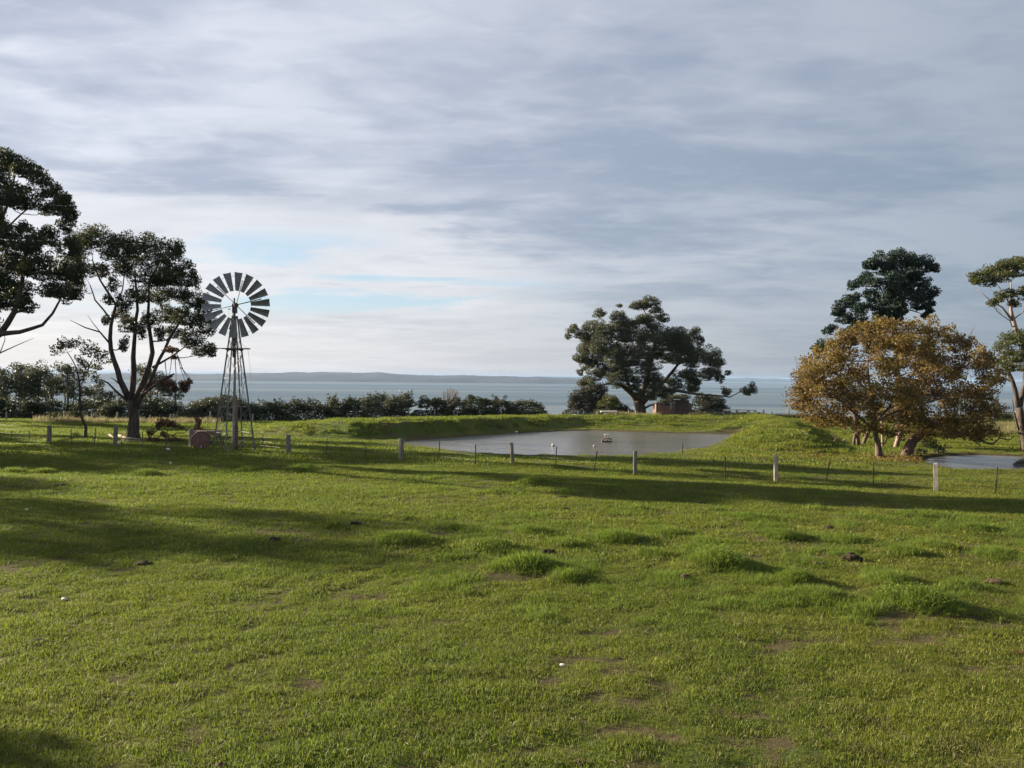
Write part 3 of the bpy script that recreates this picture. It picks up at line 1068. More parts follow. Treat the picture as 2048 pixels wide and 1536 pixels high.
# --- the great gum that stands half outside the left edge
tree('gum_tree', 'tall dark spreading gum tree cut off by the left edge of the picture', 'tree', 47,
     [[(-120, 893, 0, .55), (-112, 780, 0, .42), (-60, 700, .3, .32), (0, 668, .2, .22), (28, 625, 0, .17), (45, 560, 0, .12), (55, 470, -.3, .08)],
      [(0, 668, .2, .18), (40, 664, -.3, .14), (85, 650, -.6, .10), (120, 600, -.8, .06), (135, 560, -.8, .04)],
      [(-60, 700, .3, .25), (-40, 600, 1, .2), (-20, 500, 1, .14), (15, 410, .8, .09), (30, 350, .5, .05)],
      [(-112, 780, 0, .3), (-180, 640, -.5, .25), (-240, 520, -1, .16), (-260, 420, -1, .08)],
      [(-20, 480, .6, .08), (30, 440, .2, .06), (75, 400, -.5, .04), (120, 370, -.6, .025)]],
     [(20, 322, 42, 22, 0), (72, 356, 32, 22, .5), (45, 340, 30, 18, -1), (100, 380, 26, 18, 0), (126, 412, 30, 22, -.5), (142, 432, 17, 16, 0), (120, 400, 18, 12, 1),
      (-20, 350, 50, 30, 1), (10, 398, 45, 18, -.6), (60, 404, 44, 18, 0), (95, 420, 20, 14, .4), (30, 380, 36, 14, 1.5),
      (-60, 400, 70, 45, 0), (-10, 440, 40, 22, 1.5), (5, 476, 50, 28, 0), (45, 455, 20, 13, .6), (60, 492, 42, 26, -.6), (100, 478, 30, 20, .8), (130, 452, 22, 16, -.3), (135, 500, 32, 24, 0),
      (20, 530, 50, 28, .6), (70, 540, 46, 26, -1), (118, 540, 38, 24, .4), (150, 545, 26, 28, -.8), (-20, 570, 60, 34, 0), (40, 585, 40, 20, 1.4), (100, 580, 42, 18, -.8), (140, 590, 26, 20, .2),
      (10, 605, 40, 18, 1), (55, 612, 30, 14, -.4), (-60, 520, 60, 34, -1), (-150, 480, 60, 34, 0), (-230, 470, 60, 30, -1), (-200, 400, 60, 28, 1), (-110, 600, 50, 26, 1)],
     M['gum'], bark, cov=1.45, L=0.15, Wd=0.06, up=-.4, limb_r=0.07, seed=21, twigs=2, grow=(1.04, 1.42), depth=.6,
     limbs=[([(-60, 715, .2, .06), (0, 706, 0, .04), (35, 690, 0, .025), (68, 676, 0, .008)], 'dead_branch', M['twig']),
            ([(0, 706, 0, .03), (10, 680, 0, .02), (8, 660, 0, .01)], 'dead_branch', M['twig'])])
# --- the gum by the drum
tree('gum_tree', 'broad many-stemmed gum tree between the small sapling and the windmill', 'tree', 55.5,
     [[(267, 880, 0, .46), (268, 840, 0, .40), (262, 800, 0, .38)],
      [(262, 805, 0, .30), (240, 760, -.3, .22), (222, 700, -.5, .17), (222, 650, -.5, .14), (232, 610, -.3, .11), (200, 560, .2, .07), (185, 520, .3, .05)],
      [(265, 800, .2, .28), (268, 740, .4, .22), (268, 690, .5, .17), (275, 620, .6, .12), (270, 540, .7, .07)],
      [(270, 805, 0, .28), (292, 750, -.2, .22), (305, 705, -.3, .18), (296, 640, 0, .13), (300, 560, .2, .08), (320, 520, .2, .05)],
      [(272, 812, -.2, .22), (300, 765, -.5, .17), (318, 720, -.6, .13), (350, 660, -.6, .09), (375, 620, -.7, .06)],
      [(305, 735, -.4, .10), (345, 712, -.6, .07), (368, 695, -.8, .04), (395, 690, -.8, .02)],
      [(222, 640, -.5, .08), (190, 600, -.2, .06), (180, 570, 0, .04)],
      [(232, 612, -.3, .07), (245, 580, 0, .05), (250, 520, .3, .04)]],
     [(185, 478, 36, 26, 0), (160, 500, 34, 26, .8), (215, 500, 26, 26, -.5), (170, 540, 32, 20, -.5), (150, 575, 22, 20, 0), (205, 545, 18, 16, .8),
      (250, 480, 26, 16, 0), (242, 505, 32, 20, -1), (300, 486, 24, 18, .3), (275, 510, 40, 22, .8), (330, 505, 30, 24, 0), (352, 505, 20, 22, -.4), (320, 535, 46, 24, -1.2),
      (250, 540, 30, 20, 1), (375, 545, 22, 22, 0), (385, 565, 16, 18, .6), (300, 560, 40, 18, 0), (350, 560, 26, 18, 1), (225, 570, 16, 14, -1),
      (280, 590, 30, 18, -1.2), (325, 595, 30, 18, 1), (215, 600, 14, 12, -.5), (248, 605, 22, 18, -1), (362, 590, 24, 14, -1),
      (385, 600, 28, 20, 0), (405, 625, 26, 26, .5), (370, 640, 34, 22, -1), (335, 630, 28, 18, .4), (410, 655, 24, 26, -.3), (385, 680, 28, 20, 0), (420, 700, 18, 18, 0), (400, 706, 18, 12, .6),
      (300, 640, 18, 16, -1.5), (258, 650, 22, 20, -1), (250, 690, 14, 16, -.8), (280, 660, 16, 20, -1.4), (240, 630, 18, 16, .8), (212, 640, 10, 12, 0),
      (318, 668, 16, 14, -1.4), (350, 665, 22, 14, 1), (330, 560, 30, 24, .6)],
     M['gum'], bark, cov=1.2, L=0.14, Wd=0.058, up=-.4, limb_r=0.06, seed=5, twigs=3, grow=(1.08, 1.36), flatz=.8,
     limbs=[([(222, 690, -.5, .07), (200, 664, -.7, .05), (170, 655, -.8, .035), (140, 640, -.9, .012)], 'dead_branch', bark),
            ([(200, 664, -.7, .03), (185, 645, -.7, .02), (175, 630, -.7, .01)], 'dead_branch', bark),
            ([(252, 800, -.4, .09), (235, 785, -.7, .07), (215, 765, -1, .05), (194, 757, -1.2, .02)], 'dead_branch', bark),
            ([(244, 772, -.4, .06), (232, 762, -.7, .04), (222, 755, -.9, .02)], 'dead_branch', bark),
            ([(285, 790, -.4, .11), (310, 770, -.8, .08), (345, 752, -1, .05)], 'dead_branch', M['redbark']),
            ([(300, 770, -.4, .08), (325, 758, -1, .06), (348, 748, -1.2, .05)], 'dead_branch', M['redbark'])])
# --- small sapling
tree('gum_sapling', 'slim young gum tree with pale sunlit leaves left of the many-stemmed gum', 'tree', 55.8,
     [[(173, 880, 0, .14), (172, 855, 0, .12), (160, 820, 0, .11), (160, 790, 0, .10), (158, 760, 0, .08), (150, 730, 0, .05), (135, 705, 0, .03)],
      [(158, 765, 0, .05), (175, 740, .1, .04), (190, 710, .2, .02)]],
     [(128, 684, 18, 14, 0), (112, 700, 15, 13, .3), (150, 690, 18, 14, -.3), (178, 702, 20, 16, .2), (200, 712, 14, 14, 0), (210, 722, 12, 10, .3), (165, 725, 16, 14, -.4),
      (185, 740, 20, 16, .3), (160, 755, 18, 14, .3), (195, 760, 12, 10, 0), (122, 772, 18, 13, 0), (105, 765, 14, 10, .4), (140, 740, 9, 7, 0), (150, 790, 18, 12, 0), (178, 785, 14, 12, .3), (172, 815, 12, 9, 0), (153, 828, 9, 7, 0)],
     M['young'], bark, cov=0.95, L=0.17, Wd=0.085, limb_r=0.035, seed=8, sub=6, ragged=.12)
# --- the great gum on the bank
tree('gum_tree', 'great round-crowned gum tree standing on the bank beside the rusty shed', 'tree', 86,
     [[(1281, 834, 0, .75), (1281, 815, 0, .62), (1275, 800, 0, .55)],
      [(1275, 802, 0, .42), (1262, 785, -.3, .34), (1245, 772, -.5, .25), (1225, 765, -.6, .16), (1205, 770, -.6, .08)],
      [(1262, 786, -.3, .26), (1250, 745, 0, .2), (1235, 710, .3, .14), (1215, 680, .5, .08)],
      [(1280, 802, 0, .45), (1290, 770, .3, .36), (1300, 730, .5, .28), (1310, 690, .5, .18), (1300, 640, .5, .1)],
      [(1283, 806, 0, .4), (1305, 785, -.3, .3), (1335, 755, -.5, .22), (1355, 730, -.4, .14), (1378, 712, -.3, .08)],
      [(1305, 787, -.3, .26), (1345, 780, -.8, .2), (1385, 787, -1, .14), (1430, 791, -1, .10), (1460, 794, -1, .07), (1478, 785, -1, .05), (1490, 780, -1, .03)],
      [(1300, 640, .5, .08), (1285, 615, .5, .05), (1278, 600, .5, .03)],
      [(1215, 690, .5, .09), (1180, 680, .5, .07), (1155, 668, .4, .04)]],
     [(1200, 628, 13, 9, 0), (1238, 612, 6, 4, 0), (1272, 614, 13, 8, 0), (1298, 606, 20, 11, 0), (1312, 622, 14, 9, .5), (1325, 636, 14, 9, 0), (1290, 612, 12, 7, .4),
      (1145, 660, 13, 9, 0), (1136, 674, 9, 6, .3), (1158, 672, 9, 7, .4), (1236, 640, 16, 14, 0), (1250, 650, 16, 12, .6), (1290, 638, 22, 12, .4), (1270, 650, 16, 10, -.6),
      (1180, 668, 26, 18, 0), (1210, 662, 26, 16, -1), (1240, 668, 28, 18, .6), (1270, 675, 30, 18, -1), (1300, 665, 28, 16, .6), (1175, 690, 24, 18, 1), (1210, 695, 30, 20, -1.6),
      (1345, 672, 30, 22, -.6), (1330, 690, 28, 20, -1.8), (1365, 690, 26, 22, .5), (1393, 670, 11, 14, 0), (1399, 684, 9, 10, 0), (1375, 712, 30, 24, -1.2), (1400, 715, 24, 20, .4),
      (1345, 715, 24, 16, 1.2), (1430, 720, 18, 16, 0), (1432, 740, 16, 14, -.6), (1415, 750, 18, 12, .4), (1390, 758, 18, 11, 0), (1440, 760, 10, 8, 0), (1455, 746, 8, 5, 0),
      (1160, 715, 16, 14, 0), (1170, 730, 16, 12, .8), (1195, 715, 24, 18, 0), (1225, 715, 26, 20, -2), (1250, 705, 26, 18, 1.2), (1160, 745, 8, 6, 0),
      (1285, 722, 24, 20, -2.4), (1262, 740, 24, 18, -2), (1240, 742, 20, 16, -1.4), (1215, 745, 22, 16, .2), (1190, 755, 20, 14, -.6), (1170, 765, 16, 10, .6), (1235, 762, 20, 14, -2.2), (1265, 768, 18, 12, -1.6),
      (1300, 750, 24, 18, -1.8), (1310, 770, 22, 14, -1.6), (1330, 785, 20, 12, -1), (1350, 770, 20, 14, 0), (1372, 750, 20, 14, -.6), (1385, 770, 14, 12, 0), (1385, 780, 12, 9, .5), (1295, 790, 20, 10, -1.4), (1275, 785, 14, 8, -1.2),
      (1360, 795, 18, 8, .6), (1335, 800, 22, 8, .8), (1452, 784, 10, 8, -1), (1498, 779, 15, 12, -1), (1310, 705, 20, 14, 1), (1280, 700, 20, 14, 1.4)],
     M['gum2'], bark, cov=1.5, L=0.15, Wd=0.065, up=-.3, limb_r=0.10, seed=31, grow=(1.25, 1.5))
# --- pine
def pinepads():
    r = random.Random(4)
    out = [(1765, 522, 34, 14, 0), (1800, 520, 28, 12, .6), (1835, 524, 34, 12, 0), (1740, 532, 16, 10, 0), (1862, 538, 18, 8, 0), (1820, 545, 30, 9, -1), (1775, 545, 28, 9, .8),
           (1730, 556, 22, 9, 0), (1712, 570, 20, 9, .4), (1750, 568, 24, 9, -1), (1790, 570, 28, 10, .9), (1840, 565, 30, 9, 0), (1855, 588, 24, 10, .4), (1825, 592, 26, 10, -1), (1785, 598, 26, 10, .5),
           (1745, 595, 22, 10, 0), (1705, 600, 20, 10, .6), (1690, 610, 18, 10, 0), (1675, 622, 16, 8, .2), (1720, 620, 24, 10, -.8), (1760, 622, 26, 12, 0), (1800, 618, 22, 10, 1), (1840, 612, 22, 9, 0), (1862, 607, 10, 8, 0),
           (1690, 638, 22, 9, 0), (1725, 645, 26, 10, .4), (1655, 663, 12, 6, 0), (1665, 655, 10, 6, 0), (1765, 650, 26, 12, -.6), (1860, 622, 10, 7, 0), (1850, 632, 10, 5, 0), (1790, 640, 18, 9, 0), (1870, 534, 10, 6, .5),
           (1640, 700, 20, 10, 0), (1700, 675, 24, 12, 0), (1800, 690, 24, 14, 0), (1750, 690, 30, 14, 0), (1850, 700, 24, 14, .6), (1790, 560, 22, 10, -1.3), (1788, 585, 24, 10, -1.3), (1792, 612, 22, 10, -1.4), (1790, 632, 24, 10, -1.2), (1815, 575, 18, 8, -1.2), (1770, 600, 18, 8, -1.2), (1840, 598, 16, 8, .8), (1740, 662, 22, 10, 0), (1710, 655, 18, 9, .5)]
    return out
tree('pine_tree', 'tall dark pine rising behind the orange-leaved tree', 'tree', 60,
     [[(1800, 893, 0, .50), (1797, 800, 0, .42), (1793, 700, 0, .34), (1790, 640, 0, .28), (1788, 590, .1, .2), (1785, 550, 0, .12), (1790, 525, 0, .06)],
      [(1790, 640, 0, .14), (1740, 610, 0, .09), (1700, 612, 0, .05)], [(1788, 600, 0, .14), (1825, 585, 0, .09), (1850, 575, 0, .05)],
      [(1790, 625, 0, .10), (1820, 620, 0, .08), (1845, 628, 0, .04)]],
     pinepads(), M['pine'], M['bark'], cov=2.4, L=0.16, Wd=0.07, limb_r=0.08, seed=14, sub=10, ragged=.1, up=-.3, droop=-.25, twigs=2, grow=(1.05, 1.9), thick=.55)
# --- right edge gum
tree('gum_tree', 'tall pale-limbed gum tree at the right edge behind the small pool', 'tree', 52,
     [[(2056, 910, 0, .34), (2046, 860, 0, .30), (2038, 815, 0, .27)],
      [(2038, 818, 0, .2), (2030, 780, 0, .17), (2020, 750, 0, .12), (2012, 730, .2, .07)],
      [(2040, 812, 0, .2), (2050, 770, .2, .17), (2050, 700, .4, .14), (2036, 660, .3, .12)]],
     [(2010, 700, 20, 16, 0), (2030, 680, 26, 16, .4), (2060, 676, 26, 16, -.5), (2005, 725, 14, 12, .4), (2030, 715, 24, 18, -.6), (2065, 712, 26, 20, .2), (2020, 738, 16, 12, 0), (2050, 735, 18, 10, .8), (1998, 742, 8, 6, 0),
      (1960, 556, 22, 12, 0), (1950, 562, 12, 8, .5), (1985, 545, 26, 14, .3), (2010, 530, 28, 14, 0), (2035, 522, 24, 10, .6), (2045, 545, 28, 16, -.6), (2010, 556, 26, 12, -.5), (1978, 566, 18, 9, 0), (2070, 540, 26, 16, .6),
      (1985, 606, 12, 8, 0), (1998, 596, 16, 9, .3), (2018, 590, 18, 10, 0), (2030, 606, 14, 10, .4), (2045, 580, 14, 10, 0), (2062, 590, 20, 20, 0), (2085, 560, 20, 20, 0)],
     M['young'], bark, cov=1.35, L=0.13, Wd=0.058, limb_r=0.05, seed=17,
     limbs=[([(2036, 672, .3, .13), (2027, 640, .3, .12), (2022, 620, .3, .10), (2023, 590, .3, .05), (2022, 560, .3, .03)], 'pale_limb', pale),
            ([(2024, 640, .3, .08), (2005, 615, .2, .055), (1980, 600, 0, .035), (1955, 580, 0, .015)], 'pale_limb', pale),
            ([(2022, 615, .3, .06), (2010, 590, .3, .04), (1995, 570, .3, .02)], 'pale_limb', pale),
            ([(2025, 640, .3, .05), (2045, 625, .2, .03), (2056, 615, .2, .02)], 'pale_limb', pale),
            ([(2038, 860, -.2, .06), (2028, 825, -.3, .05), (2025, 800, -.3, .03)], 'dead_branch', bark)])

# --- orange autumn tree
rr_ = random.Random(9)
ac = []
prof = [(1595, 765, 775), (1610, 728, 835), (1650, 690, 862), (1700, 660, 856), (1760, 640, 864), (1800, 650, 868), (1850, 650, 872), (1900, 660, 880), (1950, 685, 878), (1990, 730, 850), (2004, 790, 830)]
PX = [p[0] for p in prof]; PT = [p[1] for p in prof]; PB = [p[2] for p in prof]
for i in range(135):
    x = rr_.uniform(1604, 1990)
    tpy = float(np.interp(x, PX, PT)); bty = float(np.interp(x, PX, PB))
    y = rr_.uniform(tpy + 12, bty - 8)
    edge = min((x - 1570), (2010 - x), (y - tpy) * 1.6, (bty - y) * 2) / 110
    dd = rr_.uniform(-3.6, 2.8) * min(1, max(.15, edge)) ** .5
    ac.append((x, y, rr_.uniform(15, 30), rr_.uniform(12, 21), dd))
for x in range(1615, 1990, 25):
    ac.append((x, float(np.interp(x, PX, PT)) + 8, 16, 12, rr_.uniform(-1.5, 1)))
for x in range(1630, 1990, 16):
    ac.append((x, 850 + 22 * min(1, (x - 1640) / 200) - 8 * max(0, (x - 1930) / 60) + rr_.uniform(-12, 4), 18, 11, rr_.uniform(-2, 2)))
for x, y in ((1735, 770), (1760, 790), (1780, 760), (1800, 800), (1770, 740), (1720, 745), (1745, 810), (1700, 790), (1820, 770), (1850, 800), (1880, 830), (1830, 830), (1660, 820), (1690, 765), (1650, 745), (1900, 800), (1925, 840)):
    ac.append((x, y, 24, 18, rr_.uniform(-1, 2)))
for x in range(1600, 2000, 11):
    ac.append((x, float(np.interp(x, PX, PT)) + rr_.uniform(-9, 10), rr_.uniform(4, 9), rr_.uniform(4, 9), rr_.uniform(-2, 1.5)))
ac += [(1594, 750, 12, 14, 0), (1596, 775, 12, 14, 0), (1612, 800, 14, 12, 0), (1860, 640, 14, 10, 0), (1905, 872, 24, 9, 0), (1960, 876, 22, 8, 0), (1765, 645, 18, 12, 0), (1995, 870, 14, 7, 0)]
tree('autumn_tree', 'wide low tree with orange autumn leaves in front of the dark pine', 'tree', 48.5,
     [[(1759, 919, -.6, .30), (1756, 885, -.6, .24), (1750, 860, -.6, .22), (1748, 830, -.4, .18), (1740, 780, 0, .12), (1735, 720, .2, .07)],
      [(1750, 862, -.6, .14), (1720, 835, -.8, .11), (1680, 800, -1, .08), (1630, 780, -1, .05), (1600, 772, -1, .03)],
      [(1750, 850, -.5, .14), (1790, 800, .3, .11), (1830, 740, .6, .08), (1860, 690, .6, .04)],
      [(1750, 845, -.5, .13), (1800, 820, -1, .11), (1870, 800, -1.4, .09), (1930, 780, -1, .06), (1970, 760, -1, .04)],
      [(1740, 790, 0, .09), (1700, 740, 0, .07), (1680, 700, 0, .04)],
      [(1800, 822, -1, .09), (1860, 840, -1, .07), (1910, 862, -1, .05), (1950, 872, -1, .04)]],
     ac, M['autumn'], M['redbark'], cov=0.66, L=0.13, Wd=0.09, limb_r=0.040, seed=23, sub=9, ragged=.32, twigs=6, grow=(1.35, 1.45), thick=.62,
     limbs=[([(1950, 868, -1, .05), (1966, 884, -1, .05), (1985, 888, -1, .045), (2000, 876, -1, .04), (2018, 880, -1, .03), (2030, 872, -1, .02)], 'low_branch', bark),
            ([(1930, 868, -1, .04), (1948, 882, -1, .035), (1962, 892, -1, .03)], 'low_branch', bark),
            ([(1925, 700, 0, .02), (1945, 660, 0, .012), (1950, 650, 0, .005)], 'twig', bark),
            ([(1850, 660, 0, .02), (1862, 632, 0, .008)], 'twig', bark)])


def stem(name, label, Y, pts, mat, wob=.06, extra=None):
    p0 = at(pts[0][0], pts[0][1], Y); p0.z = Hz(p0.x, p0.y)
    root = empty(name, p0, label, 'tree')
    b = MB()
    P_ = []
    R = []
    for k, (px, py, dy, r) in enumerate(pts):
        p = at(px, py, Y + dy)
        if k == 0: p = Vector((p0.x, p0.y, p0.z - .2))
        P_.append(p - p0); R.append(r)
    n = len(P_)
    b.tube(P_, R, 9, wob=wob)
    b.build('trunk', mat, root, smooth=True)
    return root, p0


def leafy(root, p0, clumps, Y, mat, cov, L, Wd, seed, name='crown', ragged=0.1):
    rr = np.random.default_rng(seed)
    pts = []
    for (px, py, rx, ry, dy) in clumps:
        s = (Y + dy) / FPX
        c = at(px, py, Y + dy) - p0
        pts.append(clump_leaves(c, (rx * s, rx * s, ry * s), cov, L, Wd, rr, sub=6, ragged=ragged))
    v, q = leafquads(np.concatenate(pts), L, Wd, rr)
    return obj(name, mk(v, quads=q, name=name), mat, root)


r_, p_ = stem('leaning_trunk', 'thick grey trunk bending right at the left end of the small pool', 49, [(1812, 915, 0, .34), (1818, 895, 0, .30), (1828, 878, 0, .27), (1845, 864, .2, .22), (1870, 850, .5, .16), (1900, 835, 1, .1)], M['redbark'])
leafy(r_, p_, [(1860, 890, 22, 14, 1.2), (1845, 905, 16, 10, .8), (1880, 898, 18, 9, 1.5), (1855, 866, 22, 10, .9), (1880, 845, 24, 14, 1.2), (1815, 862, 16, 10, 1.5), (1900, 860, 20, 10, 1.6)], 49, M['bush'], 1.3, .16, .08, 3)
r_, p_ = stem('leaning_trunk', 'pale pink trunk leaning right behind the orange tree', 54.5, [(1790, 897, 0, .17), (1796, 880, 0, .15), (1803, 858, 0, .15), (1808, 840, 0, .12), (1812, 800, 0, .1)], pale)
leafy(r_, p_, [(1812, 805, 30, 20, .5), (1830, 830, 24, 14, .8), (1800, 780, 30, 20, .5)], 54.5, M['bush'], 1.2, .18, .09, 4)
r_, p_ = stem('forked_trunk', 'twin-stemmed reddish trunk left of the orange tree foot', 56, [(1717, 896, 0, .13), (1716, 880, 0, .12), (1714, 862, 0, .13), (1712, 840, 0, .12), (1705, 815, 0, .08)], M['redbark'])
b = MB(); b.tube([at(1708, 894, 55.9) - p_, at(1708, 880, 55.9) - p_, at(1711, 866, 56) - p_], [.1, .09, .1], 8)
b.build('trunk', M['redbark'], r_, smooth=True)
leafy(r_, p_, [(1700, 815, 30, 20, .5), (1725, 800, 30, 20, .5), (1690, 838, 22, 12, .6)], 56, M['autumn'], .7, .16, .1, 5, ragged=.2)
r_, p_ = stem('leaning_trunk', 'grey trunk leaning right between the forked trunk and the orange tree foot', 57, [(1724, 893, 0, .12), (1730, 878, 0, .13), (1736, 866, 0, .12), (1742, 845, 0, .1)], M['redbark'])
leafy(r_, p_, [(1745, 830, 26, 18, .5), (1735, 810, 26, 18, .5)], 57, M['bush'], 1.1, .18, .09, 6)
r_, p_ = stem('straight_trunk', 'slim pale upright trunk just right of the orange tree foot', 55, [(1766, 893, 0, .09), (1765, 875, 0, .08), (1764, 855, 0, .08), (1762, 830, 0, .06)], pale)
leafy(r_, p_, [(1762, 825, 24, 16, .5), (1780, 840, 18, 12, .5)], 55, M['bush'], 1.1, .18, .09, 16)


# ================================================================== HEDGE AND BACKGROUND BUSHES
def bush(label, Y, px, base_y, clumps, mat, seed, cov=1.9, L=0.16, Wd=0.085, cat='bush', name='bush', group=None, spikes=0, ragged=.08, barkm=None, trunk=None):
    x0 = at(px, 780, Y)
    z0 = Hz(x0.x, Y)
    p0 = Vector((x0.x, Y, z0))
    root = empty(name, p0, label, cat, group)
    rr = np.random.default_rng(seed)
    pts = []
    sb = MB()
    clumps = [(a, b_ + d * .1, c * 1.25, d * 1.3) for a, b_, c, d in clumps]
    for (cx, cy, rx, ry) in clumps:
        s = Y / FPX
        dy = rr.uniform(-.8, .8)
        c = at(cx, cy, Y + dy) - p0
        pts.append(clump_leaves(c, (rx * s, rx * s, ry * s), cov, L, Wd, rr, sub=9, ragged=ragged, nsub_r=.42))
        sb.tube([Vector((rr.uniform(-.3, .3), rr.uniform(-.3, .3), -.2)), c * .5 + Vector((0, 0, -.1)), c], [.07, .05, .03], 5)
        if spikes:
            for _ in range(spikes):
                d = Vector((rr.uniform(-.8, .8) * rx * s, rr.uniform(-.5, .5), ry * s * rr.uniform(.85, 1.35)))
                k = 26
                tt = rr.random(k)[:, None]
                a = np.array(c + d * .5); b_ = np.array(c + d)
                pts.append(a * (1 - tt) + b_ * tt + rr.normal(size=(k, 3)) * .08)
    # skirt down to the ground
    lo_ = max(c[1] + c[3] * .6 for c in clumps)
    s = Y / FPX
    wx = (max(c[0] + c[2] for c in clumps) - min(c[0] - c[2] for c in clumps)) / 2 * .9
    cxm = (max(c[0] + c[2] for c in clumps) + min(c[0] - c[2] for c in clumps)) / 2
    if trunk is None:
        top = at(cxm, lo_, Y).z - z0
        cc = at(cxm, lo_, Y) - p0; cc.z = top * .45
        n = int(17.0 * wx * s * max(top, .5) / (L * Wd * .5))
        a_ = rr.uniform(-1.3, 1.3, n)
        q_ = rr.uniform(0, 1, n)
        pts.append(np.stack([cc.x + a_ * wx * s * (1.05 - .25 * q_ ** 2), rr.normal(0, .5, n), -.1 + q_ * (max(top, .5) + .35)], 1))
    else:
        for (tx, ty0, ty1, r) in trunk:
            sb.tube([at(tx, ty0, Y) - p0 - Vector((0, 0, .5)), at(tx + 1, (ty0 + ty1) / 2, Y) - p0, at(tx, ty1, Y) - p0], [r, r * .8, r * .6], 6)
    sb.build('stems', barkm or M['bark'], root)
    v, q = leafquads(np.concatenate(pts), L, Wd, rr)
    obj('foliage', mk(v, quads=q, name='foliage'), mat, root)
    return root


HG = 'hedge of bushes behind the paddock and the bank'
B, B2 = M['bush'], M['bush2']
hedge = [
    (20, 80, 'dark bush at the left end of the hedge under the left gum', [(-20, 815, 30, 18), (10, 812, 26, 16), (35, 818, 22, 16)], B, 0),
    (70, 79, 'dark rounded hedge bush behind the tallest left fence post', [(55, 816, 22, 16), (85, 818, 22, 15), (70, 808, 18, 12)], B, 0),
    (125, 80, 'hedge bush left of the sapling stem', [(110, 815, 22, 15), (140, 818, 20, 14)], B, 0),
    (130, 77, 'low pale green bush in front of the hedge left of the sapling', [(118, 838, 14, 9), (135, 837, 14, 9), (148, 842, 12, 7)], M['young'], 0),
    (185, 79, 'hedge bush between the sapling and the many-stemmed gum', [(170, 812, 22, 16), (200, 815, 24, 15)], B, 0),
    (232, 78, 'lighter green bush just left of the many-stemmed gum trunk', [(215, 816, 18, 14), (242, 812, 20, 16), (232, 826, 18, 12)], M['gum2'], 0),
    (310, 78, 'dark bush right of the many-stemmed gum trunk', [(290, 812, 22, 15), (318, 808, 22, 14), (340, 815, 20, 14), (308, 825, 30, 14)], B, 0),
    (395, 77, 'tall light green bush behind the drum', [(380, 818, 22, 18), (405, 810, 26, 18), (430, 818, 22, 16), (385, 832, 24, 12)], M['gum2'], 0),
    (440, 82, 'pale yellowish bush topping the hedge behind the windmill legs', [(425, 800, 22, 8), (452, 796, 14, 8), (470, 802, 16, 8)], M['gum2'], 0),
    (475, 79, 'dark hedge bush behind the windmill', [(455, 818, 24, 16), (485, 816, 22, 16), (505, 820, 16, 14)], B, 0),
    (545, 80, 'dark hedge bush just right of the windmill', [(525, 815, 24, 14), (558, 816, 24, 14)], B, 3),
    (605, 81, 'long dark spiky-topped hedge bush above the low end of the bank', [(590, 814, 24, 14), (622, 814, 24, 14), (645, 818, 18, 12)], B, 3),
    (665, 82, 'small tuft-topped pale bush rising from the hedge', [(664, 803, 11, 11), (672, 815, 14, 10)], M['gum2'], 2),
    (700, 82, 'dark hedge bush right of the tuft-topped bush', [(685, 818, 18, 12), (710, 812, 22, 14)], B, 4),
    (750, 83, 'tall spiky grey-green hedge bush, left one of two', [(735, 806, 18, 14), (758, 803, 18, 14), (745, 818, 26, 12)], M['gum2'], 5),
    (808, 83, 'tall spiky grey-green hedge bush, right one of two', [(790, 808, 20, 15), (812, 802, 18, 15), (800, 820, 26, 12)], M['gum2'], 6),
    (862, 83, 'round dark hedge bush left of the bare pale tree', [(850, 808, 18, 13), (870, 804, 18, 11), (880, 815, 18, 12)], B, 0),
    (915, 84, 'hedge bush at the foot of the bare pale tree', [(900, 812, 16, 12), (920, 806, 14, 11), (935, 815, 16, 10)], B2, 0),
    (955, 83, 'glossy dark hedge bush right of the bare pale tree', [(938, 800, 12, 9), (958, 804, 20, 9), (970, 812, 18, 11)], B, 0),
    (1005, 84, 'grey-topped hedge bush with an upright tuft', [(992, 803, 10, 10), (1005, 808, 18, 11), (990, 818, 18, 10), (1018, 818, 16, 10)], B2, 2),
    (1060, 84, 'rounded hedge bush that closes the right end of the hedge', [(1042, 812, 18, 12), (1065, 812, 22, 12), (1078, 822, 17, 13), (1055, 828, 24, 10), (1030, 828, 20, 10)], M['gum2'], 0),
]
for i, (px, Y, lab, cl, mt, sp) in enumerate(hedge):
    bush(lab, Y, px, 850, cl, mt, 60 + i, group=HG, spikes=sp)
bush('grey brown bush left of the great gum on the bank', 90, 1175, 830, [(1165, 795, 22, 22), (1190, 790, 24, 24), (1150, 810, 16, 16), (1180, 812, 28, 14), (1205, 805, 14, 18)], B2, 101, L=.18, ragged=.15)
bush('round green bush behind the white table left of the great gum', 88, 1220, 830, [(1220, 803, 19, 14), (1215, 815, 20, 10), (1235, 812, 12, 10)], M['young'], 102)
bush('small low bush between the round bush and the great gum trunk', 89, 1253, 830, [(1252, 820, 14, 9), (1240, 822, 10, 7)], B, 103)
bush('wide rounded bush right of the shed', 89, 1420, 830, [(1405, 800, 20, 15), (1430, 803, 22, 15), (1410, 815, 24, 13), (1440, 816, 18, 12)], B2, 104)
bush('small dark bush behind the shed', 88, 1362, 830, [(1372, 812, 12, 12), (1360, 806, 14, 9)], B, 105)
bush('low dark scrub behind the long white table', 94, 1500, 830, [(1500, 829, 20, 6), (1515, 829, 10, 5)], B, 106)
bush('low bush left of the rail fence at the right edge', 78, 2000, 830, [(1990, 835, 12, 8), (2008, 834, 14, 8)], B, 107)
